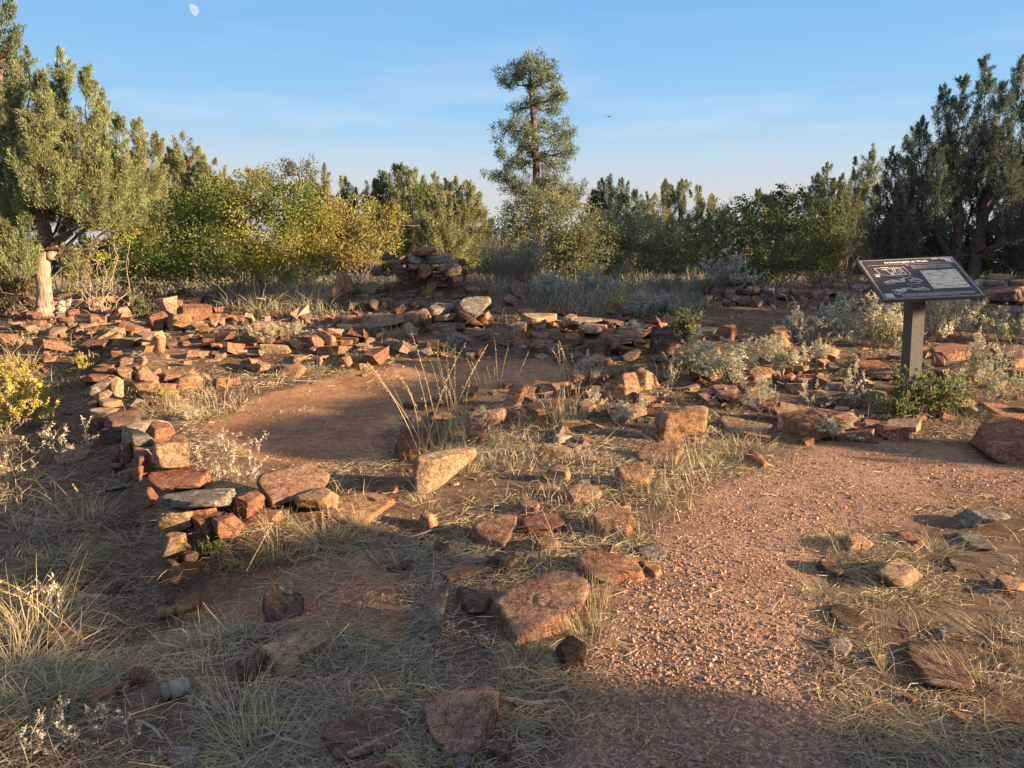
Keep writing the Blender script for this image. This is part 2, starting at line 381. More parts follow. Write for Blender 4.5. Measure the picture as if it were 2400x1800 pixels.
# gravel: little angular pebbles on the path and thinly elsewhere
def gravel_density(x, y, u, w):
    m = path_w(u, w, x, y); b = smear(u, w, BARE, 8, 30)
    return np.clip(m * .9 + .5 * b * (n2(x, y, 2, 44) > -.2) + .06 + .22 * smear(u, w, PLAZA, 6, 12), 0, 1) * np.clip(.62 + .75 * n2(x, y, 1.1, 45, 3), .1, 1)
P, q = scatter(230000, 1.9, 12, gravel_density, seed=5)
m = len(P); sz = np.exp(q.normal(math.log(.0033), .5, m)) * (1 + .06 * np.hypot(P[:, 0], P[:, 1])); sz = np.clip(sz, .0018, .013)
base = np.array([[1, 0, 0], [-1, 0, 0], [0, 1, 0], [0, -1, 0], [0, 0, .75], [0, 0, -.6]], float)
V = base[None] * (.65 + .7 * q.random((m, 6, 1))) + q.normal(0, .18, (m, 6, 3))
th = q.random(m) * 6.283; ct, st = np.cos(th), np.sin(th)
V = np.stack([V[..., 0] * ct[:, None] - V[..., 1] * st[:, None], V[..., 0] * st[:, None] + V[..., 1] * ct[:, None], V[..., 2]], -1)
V = V * sz[:, None, None] + P[:, None]; V[..., 2] += sz[:, None] * .25
o8 = np.array([[0, 2, 4], [2, 1, 4], [1, 3, 4], [3, 0, 4], [2, 0, 5], [1, 2, 5], [3, 1, 5], [0, 3, 5]])
F = (o8[None] + 6 * np.arange(m)[:, None, None]).reshape(-1, 3)
pal = np.array([[.35, .22, .15], [.29, .17, .12], [.43, .3, .21], [.23, .155, .115], [.36, .29, .24], [.17, .14, .125]]); 
C = pal[q.choice(6, m, p=[.32, .27, .2, .12, .06, .03])] * (.8 + .4 * q.random((m, 1)))
M_GRAVEL = leaf_mat('red_gravel', 0., .9)
obj('gravel', mesh('gravel', V.reshape(-1, 3), F, M_GRAVEL, np.repeat(C, 6, 0)), kind='stuff', label='crushed red gravel strewn over the path', category='gravel')

# dry litter and short standing grass: bent strips, two quads each
def strips(P, q, L, Wd, rise, curl, C, zoff=.004):
    m = len(P); th = q.random(m) * 6.283; d = np.stack([np.cos(th), np.sin(th), np.zeros(m)], -1)
    th2 = th + curl * q.normal(0, 1, m); d2 = np.stack([np.cos(th2), np.sin(th2), np.zeros(m)], -1)
    s = np.stack([-np.sin(th), np.cos(th), np.zeros(m)], -1)
    tw = q.normal(0, .8, m); s = s * np.cos(tw)[:, None] + np.array([0, 0, 1.]) * np.sin(tw)[:, None]
    up = np.array([0, 0, 1.])
    p0 = P + up * (zoff * q.random(m))[:, None]; p1 = p0 + (d * np.cos(rise[0])[:, None] + up * np.sin(rise[0])[:, None]) * (L * .5)[:, None]
    p2 = p1 + (d2 * np.cos(rise[1])[:, None] + up * np.sin(rise[1])[:, None]) * (L * .5)[:, None]
    h = s * (Wd / 2)[:, None]
    V = np.stack([p0 - h, p0 + h, p1 + h * .85, p1 - h * .85, p2 + h * .25, p2 - h * .25], 1).reshape(-1, 3)
    F = (np.array([[0, 1, 2, 3], [3, 2, 4, 5]])[None] + 6 * np.arange(m)[:, None, None]).reshape(-1, 4)
    return V, F, np.repeat(C, 6, 0)

GRASS_PAL = np.array([[.42, .34, .21], [.5, .42, .28], [.34, .28, .19], [.28, .25, .2], [.46, .36, .2], [.24, .25, .13]])
def litter_density(x, y, u, w):
    a = 1 - .93 * path_w(u, w, x, y) - .74 * bare_w(u, w, x, y)
    k = n2(x, y, 1.5, 51, 3)
    return np.clip(a * (.34 + 1.5 * k + .5 * n2(x, y, 7, 52) + .1 * (y < 4.5)), .015, 1)
P, q = scatter(330000, 1.9, 15, litter_density, seed=9); m = len(P); dd = np.hypot(P[:, 0], P[:, 1])
L = np.exp(q.normal(math.log(.075), .5, m)); Wd = .0016 + .0009 * q.random(m) + .00042 * dd
C = GRASS_PAL[q.choice(6, m, p=[.25, .22, .2, .15, .13, .05])] * (.65 + .55 * q.random((m, 1)))
V, F, CC = strips(P, q, L, Wd, (q.normal(.10, .16, m), q.normal(-.02, .2, m)), .55, C, .012)
obj('dry_grass_litter', mesh('dry_grass_litter', V, F, M_STRAW, CC), kind='stuff', label='matted straw coloured dry grass litter on the ground', category='grass')

def stand_density(x, y, u, w):
    a = 1 - 1. * path_w(u, w, x, y) - .97 * bare_w(u, w, x, y)
    k = n2(x, y, 1.1, 61, 3) + .5 * n2(x, y, 6, 62)
    left = ss(.2, 1.2, np.interp(y, WY, WX) - x) * (y > 3.2) * (y < 11)
    far = ss(13, 15, y)
    return np.clip(a * (1.9 * (k - .12) + .5 * left + .3 * far), 0, 1)
P, q = scatter(150000, 1.9, 30, stand_density, seed=12); m = len(P); dd = np.hypot(P[:, 0], P[:, 1])
L = np.exp(q.normal(math.log(.10), .45, m)) * (1 + .04 * dd); Wd = .0016 + .0008 * q.random(m) + .00055 * dd
C = GRASS_PAL[q.choice(6, m, p=[.22, .22, .2, .17, .13, .06])] * (.65 + .55 * q.random((m, 1)))
V, F, CC = strips(P, q, L, Wd, (q.normal(1.0, .3, m), q.normal(.45, .5, m)), .5, C)
obj('short_dry_grass', mesh('short_dry_grass', V, F, M_STRAW, CC), kind='stuff', label='short bleached dry grass standing between the stones', category='grass')

# grey dry grass and brush covering the shaded ground behind the ruins
BRUSH = [(480, 700), (620, 625), (800, 640), (1000, 640), (1230, 600), (1640, 610), (1680, 690), (1620, 740), (1350, 735), (1180, 690), (900, 660), (740, 740), (560, 730)]
def brush_density(x, y, u, w):
    far = ss(15.5, 17, y) * (y < 34)
    return np.clip((smear(u, w, BRUSH, 8, 20) + .8 * far) * (.55 + 1.3 * n2(x, y, .9, 64, 3)), 0, 1)
P, q = scatter(260000, 10.5, 34, brush_density, seed=15); m = len(P); dd = np.hypot(P[:, 0], P[:, 1])
L = np.exp(q.normal(math.log(.24), .4, m)); Wd = .003 + .0007 * dd
pal = np.array([[.3, .28, .2], [.38, .34, .24], [.22, .23, .15], [.44, .39, .27], [.2, .19, .14]])
C = pal[q.choice(5, m, p=[.28, .24, .22, .12, .14])] * (.65 + .55 * q.random((m, 1)))
V, F, CC = strips(P, q, L, Wd, (q.normal(1.1, .3, m), q.normal(.75, .5, m)), .5, C)
obj('brush_grass', mesh('brush_grass', V, F, M_STRAW, CC), kind='stuff', label='grey dry brush grass on the shaded ground behind the ruins', category='grass')
# ------------------------------------------------------------------ stones: silhouette corners read off the photo, then real depth, faces and roughness
ZO = {'A': (0, 500, .36166), 'B': (700, 500, .36166), 'C': (1600, 500, .36166), 'D': (0, 1000, .36166), 'E': (800, 1000, .36166), 'F': (1600, 1000, .36166),
      'G': (0, 1300, .36166), 'H': (600, 1300, .36166), '1': (0, 640, .217), '2': (180, 780, .217), '3': (480, 640, .217), '4': (760, 560, .217),
      '5': (1160, 640, .25316), '6': (1620, 620, .37825), '7': (1920, 620, .37825)}

def cube_sphere(n):
    g = np.tan(np.linspace(-1, 1, n) * math.pi / 4); a, b = np.meshgrid(g, g, indexing='ij'); o = np.ones_like(a); Vs, Fs = [], []
    for f, (x, y, z) in enumerate([(o, a, b), (-o, b, a), (b, o, a), (a, -o, b), (a, b, o), (b, a, -o)]):
        Vs.append(np.stack([x, y, z], -1).reshape(-1, 3)); i = np.arange(n - 1)[:, None] * n + np.arange(n - 1)[None] + f * n * n
        Fs.append(np.stack([i, i + n, i + n + 1, i + 1], -1).reshape(-1, 4))
    V = np.concatenate(Vs); F = np.concatenate(Fs)
    key = np.round(V / np.linalg.norm(V, axis=1)[:, None], 5); _, idx, inv = np.unique(key, axis=0, return_index=True, return_inverse=True)
    return V[idx] / np.linalg.norm(V[idx], axis=1)[:, None], inv.reshape(-1)[F]
SPH = {n: cube_sphere(n) for n in (9, 14, 24, 40)}
EYE = np.array([0, 0, CZ])
ROCKS = []

def rock(poly, colr, t, label, group, seed, Y=None, rf=None, lf=None, D=None, rough=1., sink=True):
    q = np.random.default_rng(seed); poly = np.array(poly, float)
    if len(poly) == 2:                                   # only a box given: knock its corners off
        (x0, y0), (x1, y1) = poly; w, h = x1 - x0, y1 - y0; c = q.uniform(.08, .38, 8)
        poly = np.array([(x0, y0 + c[0] * h), (x0 + c[1] * w, y0), (x1 - c[2] * w, y0 + .06 * h * q.random()), (x1, y0 + c[3] * h), (x1 - .02 * w, y1 - c[4] * .7 * h),
                         (x1 - c[5] * w, y1), (x0 + c[6] * w, y1), (x0, y1 - c[7] * .7 * h)])
    x0, y0 = poly.min(0); x1, y1 = poly.max(0); w, h = x1 - x0, y1 - y0
    ar = np.sum(poly[:, 0] * np.roll(poly[:, 1], -1) - np.roll(poly[:, 0], -1) * poly[:, 1])
    if ar < 0: poly = poly[::-1]
    hull = []                                            # outer hull of the corners
    for pass_ in (1, -1):
        part = []
        for p_ in sorted(map(tuple, poly), reverse=pass_ < 0):
            while len(part) > 1 and (part[-1][0] - part[-2][0]) * (p_[1] - part[-2][1]) - (part[-1][1] - part[-2][1]) * (p_[0] - part[-2][0]) <= 0: part.pop()
            part.append(p_)
        hull += part[:-1]
    poly = np.array(hull)
    low = poly[poly[:, 1] > y1 - .12 * h]; xb = low[:, 0].mean()
    if Y is None:
        B = hit(xb, y1 - .05 * h)
        if B is None: B = at(xb, y1, 16.)
    else: B = at(xb, y1, Y)
    Y0 = B[1]; mpp = np.linalg.norm(B - EYE) / FPX; wm, hm = w * mpp, h * mpp
    if sink and Y is None:
        poly = poly.copy(); lowm = poly[:, 1] > y1 - .3 * h; poly[lowm, 1] += .10 * h + 2
    vh = np.array([B[0], B[1], 0]); vh /= np.linalg.norm(vh); rt = np.array([vh[1], -vh[0], 0]); up = np.array([0, 0, 1.])
    sa = (CZ - B[2]) / np.linalg.norm(B - EYE)
    if D is None: D = float(np.clip(t * hm / max(sa, .05), .42 * wm, .85 * wm)); D = min(max(D, .6 * hm), 1.4 * wm)
    else: D = D * wm
    rf = q.uniform(.12, .34) if rf is None else rf; lf = q.uniform(.1, .3) if lf is None else lf
    def dep(px, py, d):                                   # the point of a pixel's ray at a distance d behind the stone's front
        r_ = ray(px, py); k = (np.dot(B, vh) + d) / np.dot(r_, vh); return EYE + r_ * k
    xc, yc = (x0 + x1) / 2, y0 + t * h
    yaw = q.normal(0, .12); tang = rt + math.tan(yaw) * vh; tang /= np.linalg.norm(tang); tang2 = tang + up * q.normal(0, .05)
    Cc = dep(*poly.mean(0), .5 * D); Fp = dep(xb, y1, 0); Cp = dep(xc, yc, .22 * (1 - t) * hm + .02 * wm); Tp = dep(xc, y0, D)
    N = []; K = []
    def plane(nrm, pt): nrm = nrm / (np.linalg.norm(nrm) + 1e-9); N.append(nrm); K.append(float(nrm @ pt))
    nf = np.cross(tang, Cp - Fp); nf = nf if nf @ vh < 0 else -nf; plane(nf + q.normal(0, .06, 3), (Cp + Fp) / 2)
    nt = np.cross(tang2, Tp - Cp); nt = nt if nt[2] > 0 else -nt; plane(nt, Cp)
    plane(vh + .25 * up * q.random(), dep(xc, y0 + .5 * h, D * 1.12))
    cy = y0 + .6 * h
    e = dep(x1, cy, .75 * D) - dep(x1 - rf * w, cy, .02 * wm); nr_ = np.cross(up, e); nr_ = nr_ if nr_ @ rt > 0 else -nr_; plane(nr_ + np.linalg.norm(nr_) * (q.uniform(0, .3) * up), dep(x1 - rf * w, cy, .02 * wm))
    e = dep(x0, cy, .75 * D) - dep(x0 + lf * w, cy, .02 * wm); nl_ = np.cross(up, e); nl_ = nl_ if nl_ @ rt < 0 else -nl_; plane(nl_ + np.linalg.norm(nl_) * (q.uniform(0, .25) * up), dep(x0 + lf * w, cy, .02 * wm))
    for a, b in zip(poly, np.roll(poly, -1, 0)):
        ra, rb = ray(*a), ray(*b); nn = np.cross(rb, ra); nn /= np.linalg.norm(nn) + 1e-9
        cen = ray(*poly.mean(0)); nn = nn if nn @ cen < 0 else -nn
        plane(nn, EYE)
    low_z = min(B[2], Cc[2] - .3 * hm) - (.05 + .1 * hm if sink and Y is None else .3 * hm)
    plane(-up, np.array([0, 0, low_z]))
    for _ in range(int(q.integers(3, 7))):                # chipped corners
        nn = q.normal(0, 1, 3); nn /= np.linalg.norm(nn); ext = abs(nn @ rt) * wm / 2 + abs(nn @ vh) * D / 2 + abs(nn[2]) * hm / 2; plane(nn, Cc + nn * ext * q.uniform(.72, .92))
    N = np.array(N); K = np.array(K) - N @ Cc; K = np.maximum(K, .10 * min(wm, hm))
    res = 9 if w < 34 else 14 if w < 75 else 24 if w < 150 else 40
    S, F = SPH[res]
    d = (S[:, :1] * rt * wm * .5 + S[:, 1:2] * vh * D * .5 + S[:, 2:] * up * hm * .5); d /= np.linalg.norm(d, axis=1)[:, None]
    dot = d @ N.T; rr = np.where(dot > 1e-4, K / np.maximum(dot, 1e-4), 1e3); rr = np.minimum(rr, 30)
    k = 30.; rmin = (rr ** -k).sum(1) ** (-1 / k)
    V = d * rmin[:, None]; s_ = min(wm, max(hm, D * .4)); W3 = V + Cc; sd_ = q.integers(1000)
    amp = s_ * .075 * rough; per = 2.2 / s_
    V = V * (1 + (amp / (rmin + .3 * s_) * fbm(W3 * per, sd_, 3, .55))[:, None])
    lay = np.stack([W3[:, 0] * .6 / s_, W3[:, 1] * .6 / s_, W3[:, 2] * 9 / s_], -1)
    V = V + (S / 1.) * (s_ * .028 * rough * fbm(lay, sd_ + 7, 2))[:, None]
    if res >= 24: V = V + d * (.010 * rough * (.5 - np.abs(fbm(W3 * 19, sd_ + 3, 3, .6))))[:, None]
    tx0, ty0 = poly.min(0); tx1, ty1 = poly.max(0)
    for _ in range(3):                                    # the rounding ate into the outline: bring it back to the size seen
        u, v_ = project(V + Cc); fx = np.clip((tx1 - tx0) / (u.max() - u.min()), .8, 1.5); fy = np.clip((ty1 - ty0) / (v_.max() - v_.min()), .8, 1.5)
        a_, b_, c_ = V @ rt, V @ vh, V[:, 2]
        V = (a_ * fx)[:, None] * rt + (b_ * min(1.15, (fx + fy) / 2))[:, None] * vh + (c_ * fy)[:, None] * up
        u, v_ = project(V + Cc); dx = ((tx0 + tx1) - (u.max() + u.min())) / 2; dy = ((ty0 + ty1) - (v_.max() + v_.min())) / 2
        Cc = Cc + rt * dx * mpp - up * dy * mpp
    base = np.array([Cc[0], Cc[1], V[:, 2].min() + Cc[2]])
    me = mesh('rock', V + Cc - base, F, MR[colr], None, True)
    o = obj('rock', me, base, label=label, category='rock', group=group)
    ROCKS.append((o, label, colr, wm, hm, D, B, (x0, y0, x1, y1)))
    return o

